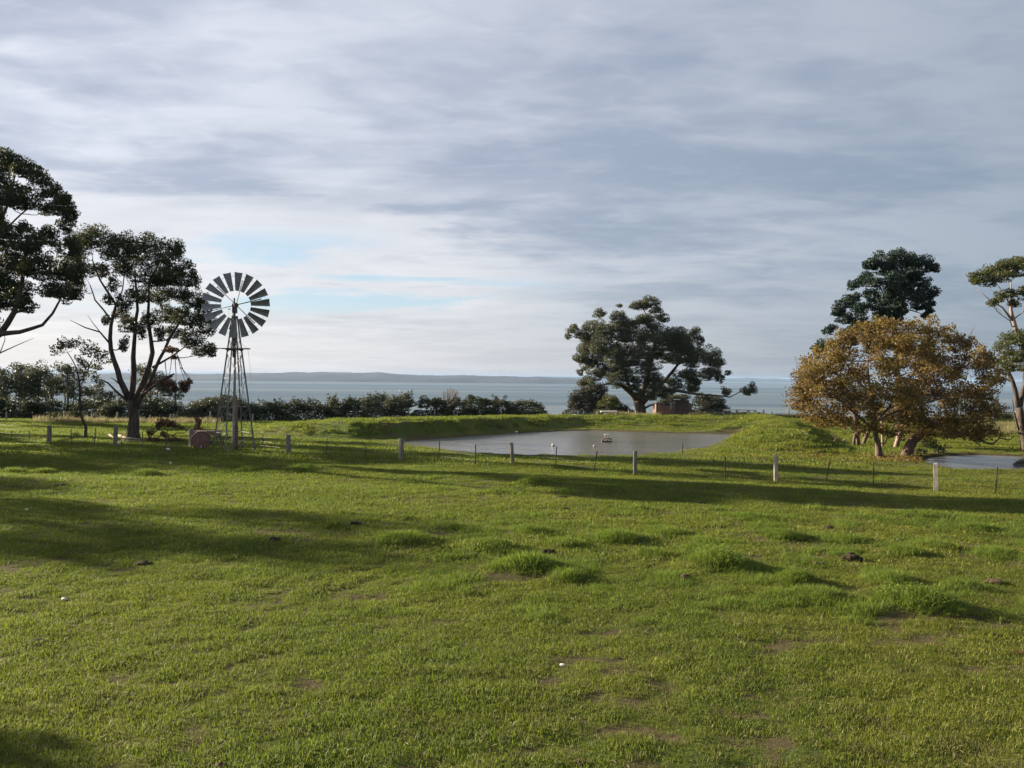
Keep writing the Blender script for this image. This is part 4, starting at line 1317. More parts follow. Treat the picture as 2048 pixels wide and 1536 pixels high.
# background gums at left
FG = 'small gum trees behind the hedge at left'
far = [
    (8, 100, 'dark gum behind the hedge at the very left edge', [(-10, 760, 16, 16), (8, 752, 14, 12), (12, 775, 18, 16), (-5, 790, 18, 14)]),
    (42, 101, 'tallest round-headed gum behind the hedge, left of the sapling', [(35, 735, 14, 9), (48, 750, 18, 12), (38, 770, 18, 16), (50, 785, 18, 14)]),
    (75, 100, 'full grey-green gum behind the hedge left of the sapling', [(68, 742, 20, 14), (82, 756, 16, 16), (65, 765, 20, 16), (75, 785, 22, 14)]),
    (103, 103, 'small dark gum behind the hedge just left of the sapling crown', [(100, 760, 12, 10), (108, 775, 14, 14), (95, 785, 12, 12)]),
    (135, 102, 'gum behind the sapling with its head above the horizon', [(125, 735, 15, 9), (140, 740, 14, 9), (130, 765, 14, 14), (150, 780, 16, 14)]),
    (205, 104, 'low gum behind the gap left of the many-stemmed gum', [(195, 790, 18, 12), (215, 795, 16, 9), (200, 775, 7, 10)]),
    (300, 98, 'gum seen behind the stems of the many-stemmed gum', [(285, 742, 16, 9), (300, 755, 18, 12), (320, 765, 20, 14), (300, 780, 26, 14)]),
    (350, 97, 'low gum behind the brown hanging branch', [(338, 775, 16, 12), (352, 785, 18, 12)]),
]
for i, (px, Y, lab, cl) in enumerate(far):
    cl = [(a, b_, c * 1.3, d * 1.45) for a, b_, c, d in cl]
    bush(lab, Y, px, 850, cl, M['gum2'], 130 + i, cov=1.0, L=.26, Wd=.12, cat='tree', name='small_gum_tree', group=FG, trunk=[(px, 840, min(c[1] for c in cl), .14)])

# bare pale tree in the hedge
def bare():
    Y = 86
    p0 = at(897, 830, Y); p0.z = Hz(p0.x, Y)
    root = empty('bare_tree', p0, 'bare pale-twigged tree standing up out of the hedge', 'tree')
    rr = np.random.default_rng(3)
    b = MB()
    b.tube([Vector((0, 0, -.2)), at(893, 810, Y) - p0], [.09, .07], 6)
    b.build('trunk', M['twig'], root)
    tb = MB()
    st = at(893, 812, Y) - p0
    for i in range(70):
        s = rr.uniform(-1, 1)
        top = at(900 + s * 19, 774 + abs(s) ** 2 * 8 + rr.uniform(0, 6), Y + rr.uniform(-.8, .8)) - p0
        mid_ = st.lerp(top, .4); mid_.x += (top.x - st.x) * .35
        P_ = [st, mid_, st.lerp(top, .75) + Vector((top.x - st.x, 0, 0)) * .12, top]
        tb.tube(P_, [.03, .022, .014, .006], 3, cap=False)
    tb.build('twigs', M['twig'], root)
bare()

# trees of the same paddock that stand outside the picture to the left and shade the lawn
def sidetree(label, x, y, h, seed, spread=1.0, g='gum trees of the paddock left of the view', cls=13):
    z0 = Hz(x, y)
    root = empty('gum_tree', (x, y, z0), label, 'tree', g)
    rr = np.random.default_rng(seed)
    tb = MB()
    tb.tube([Vector((0, 0, -.3)), Vector((.1, 0, h * .25)), Vector((.3, .1, h * .5)), Vector((.2, .2, h * .85))], [.42, .33, .24, .06], 9, wob=.05)
    pts = []
    for i in range(cls):
        a = rr.uniform(0, 6.28); q = rr.uniform(.2, 1) * h * .34 * spread
        c = Vector((q * math.cos(a), q * math.sin(a), h * rr.uniform(.45, .95) - q * .25))
        tb.tube([Vector((.2, .1, h * .35 + .1 * i / 4)), c * .6 + Vector((0, 0, .1)), c], [.12, .07, .03], 5)
        s = rr.uniform(.11, .17) * h
        pts.append(clump_leaves(c, (s, s, s * .7), .8, .3, .14, rr))
    tb.build('trunk', bark, root, smooth=True)
    v, q = leafquads(np.concatenate(pts), .3, .14, rr)
    obj('crown', mk(v, quads=q, name='crown'), M['gum'], root)
sides = [(-41.5, 57, 12, 11, 1.0), (-50, 55.5, 13.5, 12, 1.0), (-47, 49, 9, 13, .9), (-45, 38.0, 13.5, 1, 1.15), (-58, 52, 14, 2, 1.2), (-62, 36, 11, 4, 1.0), (-24.4, 17.0, 6.3, 5, .8), (-43, 62, 13, 6, 1.1), (-70, 68, 14, 7, 1.2), (-55, 78, 12, 8, 1.1)]
for i, (x, y, h, sd, sp) in enumerate(sides):
    sidetree('gum tree of the paddock, outside the view to the left', x, y, h, 200 + sd, sp)

# ================================================================== WINDMILL
M['galv'] = matte('weathered_galvanised_steel', (0.20, 0.20, 0.20), (0.12, 0.115, 0.11), 2.5, 0.55, 0.1, 20, spec=0.4, metal=0.5)
M['blade'] = matte('dull_zinc_sheet', (0.22, 0.23, 0.235), (0.15, 0.155, 0.16), 3.0, 0.5, 0.05, 10, spec=0.4, metal=0.4)
M['oldpipe'] = matte('grey_timber_and_pipe', (0.34, 0.31, 0.28), (0.20, 0.17, 0.15), 3.0, 0.8, 0.3, 20, stretch=(3, 3, .6))
M['rust'] = matte('rusty_iron', (0.17, 0.085, 0.065), (0.24, 0.14, 0.115), 4.0, 0.85, 0.4, 25)
M['darkiron'] = matte('dark_iron', (0.06, 0.055, 0.05), (0.10, 0.08, 0.065), 5.0, 0.6, 0.2, 20, spec=.4, metal=.4)
M['post'] = matte('weathered_grey_post', (0.26, 0.24, 0.205), (0.13, 0.115, 0.095), 6.0, 0.9, 0.7, 30, stretch=(5, 5, .5))
M['palepost'] = matte('pale_weathered_post', (0.48, 0.42, 0.35), (0.26, 0.215, 0.175), 6.0, 0.9, 0.7, 30, stretch=(6, 6, .4))
M['steelpost'] = matte('dark_steel_dropper', (0.055, 0.050, 0.042), (0.10, 0.08, 0.06), 8.0, 0.7, 0, spec=.3)
M['wire'] = matte('fence_wire', (0.14, 0.13, 0.12), None, rough=.6, metal=.5)
M['whitewood'] = matte('white_weathered_board', (0.80, 0.78, 0.74), (0.60, 0.57, 0.52), 5.0, 0.85, .3, 20)
M['greywood'] = matte('grey_brown_plank', (0.20, 0.155, 0.13), (0.12, 0.09, 0.075), 5.0, 0.9, .5, 20, stretch=(1, 4, 4))

WY = 47.5
foot = flat(468, 903); foot.z = Hz(foot.x, foot.y)
wm = empty('windmill', foot, 'old steel wind pump with many bladed wheel on a lattice tower', 'windmill')
w0 = Vector((foot.x, foot.y, 0)); WY = foot.y


def wl(px, py, dy=0.0):
    return at(px, py, WY + dy) - foot


apex = wl(469.5, 632)
Ht = apex.z
half = 1.14
rotw = math.radians(40)
def corner(k, z):
    f = 1 - z / (Ht + .1)
    r = 0.09 + (half - 0.09) * f
    a = rotw + math.pi / 4 + k * math.pi / 2 - math.radians(0)
    cx = apex.x * (z / Ht) ; cy = apex.y * (z / Ht)
    return Vector((cx + r * math.cos(a) , cy + r * math.sin(a), z))
for k in range(4):
    b = MB()
    p, q = corner(k, -0.15), corner(k, Ht)
    d = (q - p).normalized()
    b.bar(p, q, 0.065, 0.012)
    out = Vector((math.cos(rotw + math.pi / 4 + k * math.pi / 2), math.sin(rotw + math.pi / 4 + k * math.pi / 2), 0))
    b.bar(p + out * .033, q + out * .033, 0.012, 0.07)
    b.build('tower_leg', M['galv'], wm)
levels = [0.95, 2.35, 3.9, 5.25, 6.0]
for z in levels:
    b = MB()
    for k in range(4):
        b.bar(corner(k, z), corner((k + 1) % 4, z), 0.045, 0.02)
    b.build('girt', M['galv'], wm)
lv = [-.05] + levels
for a, c in zip(lv[:-1], lv[1:]):
    for k in range(4):
        b = MB()
        p1, p2 = corner(k, a + .05), corner((k + 1) % 4, c - .05)
        p3, p4 = corner((k + 1) % 4, a + .05), corner(k, c - .05)
        if a < 0 and k in (1, 3): continue
        b.bar(p1, p2, 0.028, 0.008); b.bar(p3, p4, 0.028, 0.008)
        b.build('cross_brace', M['galv'], wm)
# bed of the head tower, closely braced
b = MB()
for k in range(4):
    b.bar(corner(k, 6.0), corner((k + 1) % 4, 6.45), .02, .008)
    b.bar(corner((k + 1) % 4, 6.0), corner(k, 6.45), .02, .008)
    b.bar(corner(k, 6.5), corner((k + 1) % 4, 6.5), .035, .015)
b.build('head_brace', M['galv'], wm)
# platform: planks on two bearers
zp = wl(469, 698).z
for i in range(5):
    b = MB()
    yy = -0.40 + i * 0.2
    sh = random.uniform(-.05, .05)
    b.box((wl(469, 698).x + sh, yy, zp + .02), (1.75 if i in (0, 1) else 1.5, 0.16, 0.04), jit=.006)
    b.build('platform_plank', M['greywood'], wm)
b = MB()
b.box((wl(469, 698).x - .28, 0, zp - .04), (.07, 1.1, .07)); b.box((wl(469, 698).x + .28, 0, zp - .04), (.07, 1.1, .07))
b.build('platform_bearer', M['greywood'], wm)
# drop pipe with its timber casing
MB().tube([wl(467, 905), wl(467.3, 860), wl(468.6, 800), wl(470, 700), wl(470, 640)], [.095, .092, .08, .065, .05], 10).build('drop_pipe', M['oldpipe'], wm, smooth=True)
MB().tube([wl(472, 905, .18), wl(473, 870, .18), wl(472, 790, .12)], [.10, .10, .06], 8).build('rising_main', M['rust'], wm, smooth=True)
MB().bar(wl(469.5, 668, .03), wl(468.5, 715, .03), .20, .14).build('gear_guard', M['darkiron'], wm)
b = MB()
b.tube([wl(466.5, 640, -.1), wl(466.5, 678, -.1)], .09, 8)
b.build('pump_rod_housing', M['darkiron'], wm)
# ladder inside the tower
b = MB()
l0, l1 = wl(478, 772, .15), wl(475.5, 712, .15)
r0, r1 = wl(484, 772, .15), wl(481, 712, .15)
b.bar(l0, l1, .03); b.bar(r0, r1, .03)
for i in range(7):
    f = i / 6
    b.bar(l0.lerp(l1, f), r0.lerp(r1, f), .02)
b.build('ladder', M['galv'], wm)
# head: gearbox, tail folded edge-on
hubc = wl(472, 610, -0.35)
b = MB()
b.box(wl(469.5, 617, 0.05), (.16, .42, .5)); b.tube([wl(472, 610, -.32), wl(472, 610, .25)], .05, 8)
b.tube([wl(468.6, 596, 0), wl(469, 640, 0)], [.04, .07], 8)
b.build('gearbox', M['darkiron'], wm)
b = MB()
vs = []
for y_, z0_, z1_ in ((0.25, -.03, .03), (.9, -.03, .03), (.95, -.28, .28), (2.1, -.52, .52)):
    for xx in (-.012, .012):
        vs += [(hubc.x - .27 - y_ * .335 + xx, y_, hubc.z + z0_ + .0), (hubc.x - .27 - y_ * .335 + xx, y_, hubc.z + z1_ + .0)]
fs = []
for i in range(3):
    a = i * 4; c = a + 4
    fs += [(a, a + 1, c + 1, c), (a + 2, c + 2, c + 3, a + 3), (a + 1, a + 3, c + 3, c + 1), (a, c, c + 2, a + 2)]
fs += [(0, 2, 3, 1), (12, 13, 15, 14)]
b.add(vs, fs)
b.build('tail_vane', M['blade'], wm)
MB().bar(Vector((hubc.x - .33, .0, hubc.z)), Vector((hubc.x - .05, .1, hubc.z)), .04).build('tail_hinge', M['darkiron'], wm)
b = MB(); b.lump((hubc.x - .47, -.05, hubc.z - .2), (.08, .08, .03), 3, .1); b.tube([(hubc.x - .47, -.05, hubc.z - .2), (hubc.x - .48, -.05, hubc.z - .62)], .006, 4)
b.build('furl_lever', M['darkiron'], wm)
# the wheel
hub = MB().tube([Vector((0, -.12, 0)), Vector((0, .14, 0))], [.10, .13], 14).build('wheel_hub', M['darkiron'], wm, smooth=False)
hub.location = hubc
hub.rotation_euler = (0, 0, math.radians(15))
hubw = hubc.copy(); hubc = Vector((0, 0, 0))
Ro, Ri = 1.75, 0.76
bm_v, bm_f = [], []
wy = -0.02
def blade_mesh():
    nseg = 5
    vs = []
    for (r, hw, tw_) in ((Ri, .105, .45), (Ro, .215, .30)):
        for j in range(nseg + 1):
            s = (j / nseg * 2 - 1)
            x = s * hw
            y = math.sin(tw_) * s * hw + (1 - s * s) * hw * .22
            x *= math.cos(tw_)
            vs.append((x, y + 0, r)); vs.append((x, y + .006, r))
    n = (nseg + 1) * 2
    fs = []
    for j in range(nseg):
        a = j * 2
        fs += [(a, a + 2, n + a + 2, n + a), (a + 1, n + a + 1, n + a + 3, a + 3), (a, a + 1, a + 3, a + 2), (n + a, n + a + 2, n + a + 3, n + a + 1)]
    fs += [(0, n, n + 1, 1), (n - 2, n - 1, 2 * n - 1, 2 * n - 2)]
    return mk(vs, fs, name='blade')
bmesh_ = blade_mesh(); bmesh_.materials.append(M['blade'])
for k in range(18):
    o = bpy.data.objects.new('blade', bmesh_); C.objects.link(o); o.parent = hub
    o.location = hubc + Vector((0, wy, 0)); o.rotation_euler = (0, math.radians(4 + 20 * k), 0)
for k in range(6):
    a = math.radians(14 + 60 * k)
    d = Vector((math.sin(a), 0, math.cos(a))); s_ = Vector((math.cos(a), 0, -math.sin(a)))
    b = MB()
    b.tube([hubc + Vector((0, -.1, 0)) + d * .08, hubc + d * 1.34 + Vector((0, -.05, 0))], .016, 5)
    b.tube([hubc + Vector((0, .12, 0)) + d * .08, hubc + d * 1.34 + Vector((0, .03, 0)) + s_ * .025], .014, 5)
    b.bar(hubc + d * 1.34 - s_ * .05, hubc + d * 1.34 + s_ * .05, .03)
    b.build('spoke', M['darkiron'], hub)
for r, nm in ((1.02, 'inner_rim'), (1.56, 'outer_rim')):
    b = MB()
    P_ = [hubc + Vector((math.sin(i / 36 * 2 * math.pi) * r, .05, math.cos(i / 36 * 2 * math.pi) * r)) for i in range(37)]
    b.tube(P_, .007, 4, cap=False)
    b.build(nm, M['galv'], hub)
hubc = hubw
b = MB(); b.tube([wl(478, 683), wl(496, 698), wl(500, 735), wl(502.5, 765)], .006, 4); b.build('furl_wire', M['wire'], wm)

# ------------------------------------------------------------------ things round the windmill's foot
cpt = flat(402, 900); cpt.z = Hz(cpt.x, cpt.y)
dr = empty('iron_wheel_drum', cpt, 'big round rusty iron drum standing on edge beside the windmill', 'drum', rz=.34)
Rr = .50
b = MB()
b.tube([(0, -.12, Rr - .02), (0, .55, Rr - .02)], Rr, 28)
b.build('drum_shell', M['rust'], dr)
b = MB()
n = 28
P_ = [Vector((math.sin(i / n * 2 * math.pi) * (Rr - .01), -.13, Rr - .02 + math.cos(i / n * 2 * math.pi) * (Rr - .01))) for i in range(n + 1)]
b.tube(P_, .025, 6, cap=False)
b.build('rim', M['darkiron'], dr)
b = MB(); b.tube([(.07, -.16, .12), (.07, -.10, .12)], .10, 10); b.build('bung_hole', M['steelpost'], dr)
MB().box((.01, -.17, .15), (.035, .02, .16)).build('pale_tag', M['whitewood'], dr)

bx = at(425, 866, cpt.y + 1.6); g_ = Hz(bx.x, bx.y)
st = empty('timber_stand', (bx.x, bx.y, g_), 'low dark plank stand behind the rusty drum', 'bench')
s = bx.y / FPX
zt = bx.z - g_
b = MB(); b.box((.1, 0, zt), (24 * s, .5, 10 * s)); b.build('beam', M['greywood'], st)
b = MB(); b.box((-.75, -.1, zt + .12), (36 * s, .3, .05)); b.build('top_board', M['post'], st)
b = MB(); b.box((-.75, .1, zt - .06), (34 * s, .3, .22)); b.build('side_board', M['greywood'], st)
for x_ in (-1.2, -.3, .45):
    b = MB(); b.box((x_, .05, zt / 2 - .1), (.09, .09, zt + .1)); b.build('leg', M['greywood'], st)
# pipe run and bent pipes at the windmill foot
pr = flat(448, 892); pr.z = Hz(pr.x, pr.y)
pp = empty('pump_pipework', pr, 'bent dark pipes and levers on the ground left of the windmill foot', 'pipes')
def q(px, py, dy=0): return at(px, py, pr.y + dy) - pr
for pts, r in (([(432, 874), (445, 873), (480, 874), (508, 875)], .03), ([(421, 886), (428, 878), (436, 872), (444, 873)], .035), ([(423, 895), (425, 880), (431, 873)], .025),
               ([(443, 900), (447, 890), (446, 880), (441, 876)], .045), ([(449, 900), (452, 886), (456, 866)], .025), ([(436, 888), (434, 878)], .04), ([(474, 872), (470, 900)], .03)):
    MB().tube([q(x, y) for x, y in pts], r, 6).build('pipe', M['darkiron'], pp)

# magpie on the lawn
def bird(px, py):
    p = flat(px, py); p.z = Hz(p.x, p.y)
    root = empty('bird', p, 'black and white bird standing on the shaded lawn below the drum', 'bird')
    s = 1.15
    bm_ = MB()
    rings = [(-.16, .10, .012), (-.11, .13, .03), (-.05, .16, .052), (.02, .185, .06), (.08, .215, .05), (.115, .25, .034), (.135, .275, .034), (.16, .285, .024), (.175, .285, .01)]
    bm_.tube([(a * s, 0, z * s) for a, z, r in rings], [r * s for a, z, r in rings], 10)
    o = bm_.build('body', M['steelpost'], root, smooth=True)
    MB().tube([(.17 * s, 0, .285 * s), (.225 * s, 0, .275 * s)], [.011 * s, .002], 6).build('beak', M['whitewood'], root)
    MB().box((-.20 * s, 0, .085 * s), (.12 * s, .045 * s, .012)).build('tail', M['steelpost'], root)
    for sg in (-1, 1):
        MB().lump((-.03 * s, sg * .05 * s, .165 * s), (.10 * s, .014, .04 * s), 2, .08).build('wing', M['whitewood'], root)
        b = MB(); b.tube([(.01, sg * .025, .14 * s), (.0, sg * .025, .07), (.01, sg * .025, .0)], .005, 4); b.tube([(-.02, sg * .025, .004), (.035, sg * .025, .004)], .004, 4)
        b.build('leg', M['steelpost'], root)
    root.rotation_euler.z = math.radians(20)
bird(338, 906)

# ------------------------------------------------------------------ fence across the paddock
fb = flat(1025, 928)
fence = empty('paddock_fence', (fb.x, fb.y, Hz(fb.x, fb.y)), 'wire paddock fence with weathered wooden posts and thin steel droppers crossing the lawn', 'fence')
F0 = fence.location.copy()
# fence line in plan through the feet of the posts
posts = [(98, 884.5, 35, 9, 'post', 0), (230, 893, 41, 9, 'post', 0), (383, 896, 38, 10, 'post', 0), (577, 908, 36, 10, 'post', 0), (803, 920, 41, 11, 'post', 0), (1025, 929, 41, 7, 'post', 0),
         (1270, 947, 49, 8, 'post', 1), (1552, 960, 53, 10, 'palepost', 2), (1872, 978, 56, 12, 'palepost', 3)]
drops = [(23, 881, 20, 0), (59, 883, 25, -1), (144, 889, 32, -2), (188, 892, 36, 3), (284, 895, 31, 1), (332, 896, 22, 1), (521, 902, 31, 5), (653, 912, 34, 1), (732, 917, 30, -2), (877, 924, 40, 2), (950, 931, 42, 1),
         (1110, 938, 45, 3), (1186, 944, 46, 8), (1365, 925, 22, 0), (1451, 955, 46, -1), (1650, 963, 47, 10), (1746, 969, 50, 1), (1991, 984, 55, 3)]
wp = []
for (px, py, h, w_, mt, st_) in posts:
    p = flat(px, py, 0.0); p.z = Hz(p.x, p.y)
    s = p.y / FPX
    b = MB()
    hh_ = h * s; ww = w_ * s * .5
    hz_ = [-.3, 0, hh_ * .35, hh_ * .7, hh_ - .03, hh_ + .01]
    rr_l = [ww * 1.05, ww * 1.02, ww, ww * .96, ww * .93, ww * .8]
    lean = random.uniform(-.05, .05)
    P_ = [Vector((lean * z + random.uniform(-.006, .006), 0, z)) for z in hz_]
    if st_ == 2: rr_l[-1] = ww * .55; rr_l[-2] = ww * .8
    b.tube(P_, rr_l, 8 if st_ != 3 else 4, wob=.07)
    o = b.build('post', M[mt], fence)
    o.location = p - F0
    if st_ == 3:
        o.rotation_euler.z = .35; o['label'] = 'square pale post nearest the right edge'
    if st_ == 2: o['label'] = 'pale split post with a pointed top'
    wp.append((p, hh_))
for (px, py, h, lx) in drops:
    p = flat(px, py, 0.0)
    if (px == 1365): p = at(px, py, 47.5)
    p.z = Hz(p.x, p.y)
    s = p.y / FPX
    top = Vector((lx * s, 0, h * s))
    b = MB()
    b.bar(Vector((0, 0, -.2)), top, .045, .014, side=(0, 1, 0)); b.bar(Vector((0, .014, -.2)), top + Vector((0, .014, 0)), .012, .03, side=(0, 1, 0))
    o = b.build('dropper', M['steelpost'], fence)
    o.location = p - F0
    wp.append((p, None))
pts = sorted([p for p, h in wp], key=lambda p: p.x)
pts = [p for p in pts if not (abs(p.y - 47.5) < .01)]
first, last = pts[0], pts[-1]
pts = [first + (first - pts[3]) * .8] + pts + [last + (last - pts[-4]) * .8]
for p in pts: p.z = Hz(p.x, p.y)
for z in (.25, .48, .72, .96):
    b = MB()
    b.tube([p - F0 + Vector((0, -.03, z)) for p in pts], .005, 3, cap=False)
    b.build('wire', M['wire'], fence)
# far fence along the hedge at left
ff = at(234, 848, 76); ff.z = Hz(ff.x, ff.y)
fence2 = empty('far_fence', ff, 'old low fence with pale leaning posts in dry grass before the left hedge', 'fence')
fpts = []
for (px, top, bot, w_) in ((12, 843, 853, 3), (128, 838, 852, 4), (200, 840, 850, 2), (234, 838, 851, 4), (300, 842, 850, 2), (340, 840, 850, 2), (420, 830, 846, 3), (505, 834, 846, 3)):
    p = at(px, bot, 75.5); p.z = Hz(p.x, p.y)
    s = p.y / FPX
    o = MB().tube([(0, 0, -.2), (.02, 0, (bot - top) * s + .25)], w_ * s * .5, 6, wob=.1).build('post', M['palepost'], fence2)
    o.location = p - ff
    fpts.append(p)
for z in (.3, .6):
    MB().tube([p - ff + Vector((0, 0, z)) for p in fpts], .006, 3, cap=False).build('wire', M['wire'], fence2)
# fence behind the bank, out on the sea side
ff = at(1300, 832, 83.5); ff.z = Hz(ff.x, ff.y)
fence3 = empty('sea_side_fence', ff, 'thin post and wire fence along the top of the bank before the sea', 'fence')
fpts = []
for (px, h, w_) in ((700, 8, 2), (845, 8, 2), (1015, 10, 2), (1062, 8, 2), (1132, 8, 2), (1195, 9, 2), (1258, 12, 2), (1272, 13, 3), (1318, 8, 2), (1400, 12, 2), (1411, 10, 2), (1465, 9, 2), (1528, 13, 3), (1545, 10, 2), (1578, 17, 3), (1620, 10, 2), (1700, 10, 2), (1850, 10, 2), (1935, 12, 2)):
    x = (px - 1024) / FPX * 83.5
    p = Vector((x, 83.5, Hz(x, 83.5)))
    s = p.y / FPX
    base = at(px, 833, 83.5).z
    o = MB().tube([(0, 0, -.2), (0, 0, max(.5, base - p.z + h * s))], w_ * s * .5, 6, wob=.1).build('post', M['palepost'], fence3)
    o.location = p - ff
    fpts.append(p)
for z in (.35, .75):
    MB().tube([p - ff + Vector((0, 0, z)) for p in fpts], .005, 3, cap=False).build('wire', M['wire'], fence3)
# short white marker posts
p = at(932, 836, 76); p.z = Hz(p.x, 76)
tag(MB().tube([(0, 0, -.2), (0, 0, .36)], .06, 8).build('marker_post', M['whitewood'], loc=p), 'small white marker post on the bank below the bare tree', 'post')

# ------------------------------------------------------------------ shed on the bank
M['shedlit'] = matte('reddish_weathered_planks_lit', (0.30, 0.16, 0.115), (0.19, 0.11, 0.085), 6.0, 0.85, .4, 18, stretch=(4, 4, .5))  # sunlit tone put into the plank colour, for door bay and left wall
M['sheddark'] = matte('dark_weathered_planks_shaded', (0.11, 0.075, 0.06), (0.07, 0.052, 0.045), 6.0, 0.9, .4, 18, stretch=(4, 4, .5))  # darker copy with shade put into the colour; also the roof's dark wood
SY = 82.0
s = SY / FPX
sp = at(1346, 834, SY); sp.z = Hz(sp.x, SY)
shed = empty('shed', sp, 'small open rusty plank shed under the great gum on the bank', 'shed')
def sl_(px): return at(px, 834, SY).x - sp.x
hL = at(1320, 807, SY).z - sp.z; hR = at(1375, 801, SY).z - sp.z
x0, xm, x1 = sl_(1313), sl_(1348), sl_(1378)
def plank(x, y, w_, z0_, z1_, mt, ry=0, par=shed):
    o = MB().box((0, 0, (z0_ + z1_) / 2), (w_, .035, z1_ - z0_), jit=.008).build('plank', mt, par)
    o.location = (x, y, 0); o.rotation_euler = (random.uniform(-.01, .01), random.uniform(-.012, .012), ry)
n = 7
for i in range(n):       # front left, door bay with sunlight put into its plank colour: recessed planks between posts
    x = x0 + .12 + (xm - x0 - .2) * (i + .5) / n
    plank(x, .1 if 1 < i else 0, (xm - x0 - .2) / n * .9, -.05, hL - .18 if i > 1 else hL - .02, M['shedlit'])
n = 6
for i in range(n):
    x = xm + .06 + (x1 - xm - .06) * (i + .5) / n
    plank(x, 0, (x1 - xm) / n * .9, -.05, hR - .04 * (i % 2), M['sheddark'])
for i in range(9):       # back and sides
    x = x0 + (x1 - x0) * (i + .5) / 9
    plank(x, 1.9, (x1 - x0) / 9 * .92, -.05, hL - .1, M['sheddark'])
for sd in (x0, x1):
    for i in range(8):
        plank(sd, .15 + i * .22, .2, -.05, hL if sd == x0 else hR, M['shedlit'] if sd == x0 else M['sheddark'], math.pi / 2)  # sun-side wall takes the lit plank colour, far wall the shaded one
for x in (x0 - .02, xm, xm - .12, x1 + .02):
    b = MB(); b.box((x, -.06, hL / 2), (.09, .09, hL + (.15 if x > 0 else 0))); b.build('corner_post', M['greywood'], shed)
rf = MB()
a = Vector((x0 - .1, -.2, hL + .02)); 
vs = [(x0 - .1, -.2, hL + .03), (x1 + .08, -.2, hR + .05), (x1 + .08, 2.0, hR - .05), (x0 - .1, 2.0, hL - .07)]
vs = vs + [(x, y, z - .03) for x, y, z in vs]
rf.add(vs, [(0, 1, 2, 3), (7, 6, 5, 4), (0, 4, 5, 1), (1, 5, 6, 2), (2, 6, 7, 3), (3, 7, 4, 0)])
rf.build('roof', M['sheddark'], shed)
b = MB(); b.box((sl_(1353), -.15, hR + .10), (13 * s, .2, .06)); b.build('roof_batten', M['whitewood'], shed)

# ------------------------------------------------------------------ white trestles on the bank
def table(label, Y, pxl, pxr, top_l, top_r, legs, base_y, slope_from=None, name='white_trestle_table'):
    s = Y / FPX
    c = (pxl + pxr) / 2
    p = at(c, base_y, Y); p.z = Hz(p.x, Y)
    zb = p.z
    root = empty(name, p, label, 'table')
    P_ = [(x, at(x, y, Y)) for x, y in ((pxl, top_l[1]), (top_l[0], top_r[1] if slope_from is None else slope_from), (pxr, top_r[1]))]
    for (a, pa), (b_, pb) in zip(P_[:-1], P_[1:]):
        if abs(a - b_) < 1: continue
        for k in range(3):
            bb_ = MB(); bb_.bar(pa - p + Vector((0, -.25 + .26 * k, 0)), pb - p + Vector((0, -.25 + .26 * k, 0)), .10, .22, side=(0, 1, 0))
            bb_.build('top_board', M['whitewood'], root)
    for lx in legs:
        tp = at(lx, np.interp(lx, [P_[0][0], P_[1][0], P_[2][0]], [top_l[1], slope_from or top_r[1], top_r[1]]), Y) - p
        for yy in (-.22, .22):
            bb_ = MB(); bb_.box((tp.x, yy, (tp.z - .3) / 2 - .02), (.10 if yy < 0 else .07, .07, tp.z + .3 - .06)); bb_.build('leg', M['whitewood'], root)
table('white board table with a bent end left of the great gum', 81.5, 1201, 1234, (1212, 823), (1234, 823), [1211, 1232], 833, 823.0)
table('long white board table on the bank right of the shed', 83, 1448, 1511, (1474, 820), (1511, 820.5), [1474, 1497, 1511], 835, 819.5)
table('small low white table at the right end of the hedge', 82, 1097, 1115, (1100, 830), (1115, 829), [1101, 1113], 834, 829.5)
table('tiny low white bench half hidden on the bank', 83, 1144, 1153, (1146, 830), (1153, 830), [1146, 1152], 834, 830, name='white_bench')
table('faint low rail bench at the right end of the hedge', 83.5, 1062, 1082, (1064, 829), (1082, 829), [1063, 1081], 834, 829, name='rail_bench')
# rail fence at the right edge
ry_ = 76
p = at(2005, 862, ry_); p.z = Hz(p.x, ry_)
rl = empty('rail_fence', p, 'single dark rail with a white gate post at the right edge before the sea', 'fence')
MB().bar(at(1983, 824, ry_) - p, at(2095, 827, ry_) - p, .06).build('rail', M['darkiron'], rl)
for x, mt, w_ in ((1986, 'whitewood', .10), (2031, 'palepost', .10), (2080, 'palepost', .10)):
    a = at(x, 822, ry_) - p
    MB().bar(Vector((a.x, 0, -.3)), a, w_).build('post', M[mt], rl)

# ------------------------------------------------------------------ on the pond
M['redpaint'] = matte('faded_red_paint', (0.34, 0.11, 0.08), (0.25, 0.12, 0.1), 8, .7)
M['whitepaint'] = matte('white_plastic', (0.55, 0.53, 0.50), None, rough=.5)
def floater(px, py, label, mt2, r):
    p = flat(px, py, POND_Z)
    root = empty('float', Vector((p.x, p.y, POND_Z)), label, 'float')
    MB().lump((0, 0, r * .7), (r, r, r), 1, .03, 12, 8).build('ball', M['whitepaint'], root, smooth=True)
    MB().lump((r * .45, -r * .25, r * .45), (r * .75, r * .75, r * .62), 2, .03, 10, 7).build('collar', mt2, root, smooth=True)
floater(1106, 892, 'round white and red float on the pond, the left and larger one', M['redpaint'], .09)
floater(1188, 893, 'small grey float on the pond, right of the red and white one', M['darkiron'], .06)
Y = flat(1215, 884, POND_Z).y
p = flat(1215, 884, POND_Z)
rt = empty('pond_raft', Vector((p.x, p.y, POND_Z)), 'little red and white frame raft floating in the middle of the pond', 'raft')
s = Y / FPX
def rq(px, py, dy=0): return at(px, py, Y + dy) - Vector((p.x, p.y, POND_Z))
MB().box(rq(1213, 883) + Vector((0, 0, .02)), (20 * s, .5, .07)).build('deck', M['darkiron'], rt)
MB().box(rq(1213, 869) + Vector((0, 0, 0)), (9 * s, .3, .04)).build('roof_board', M['whitepaint'], rt)
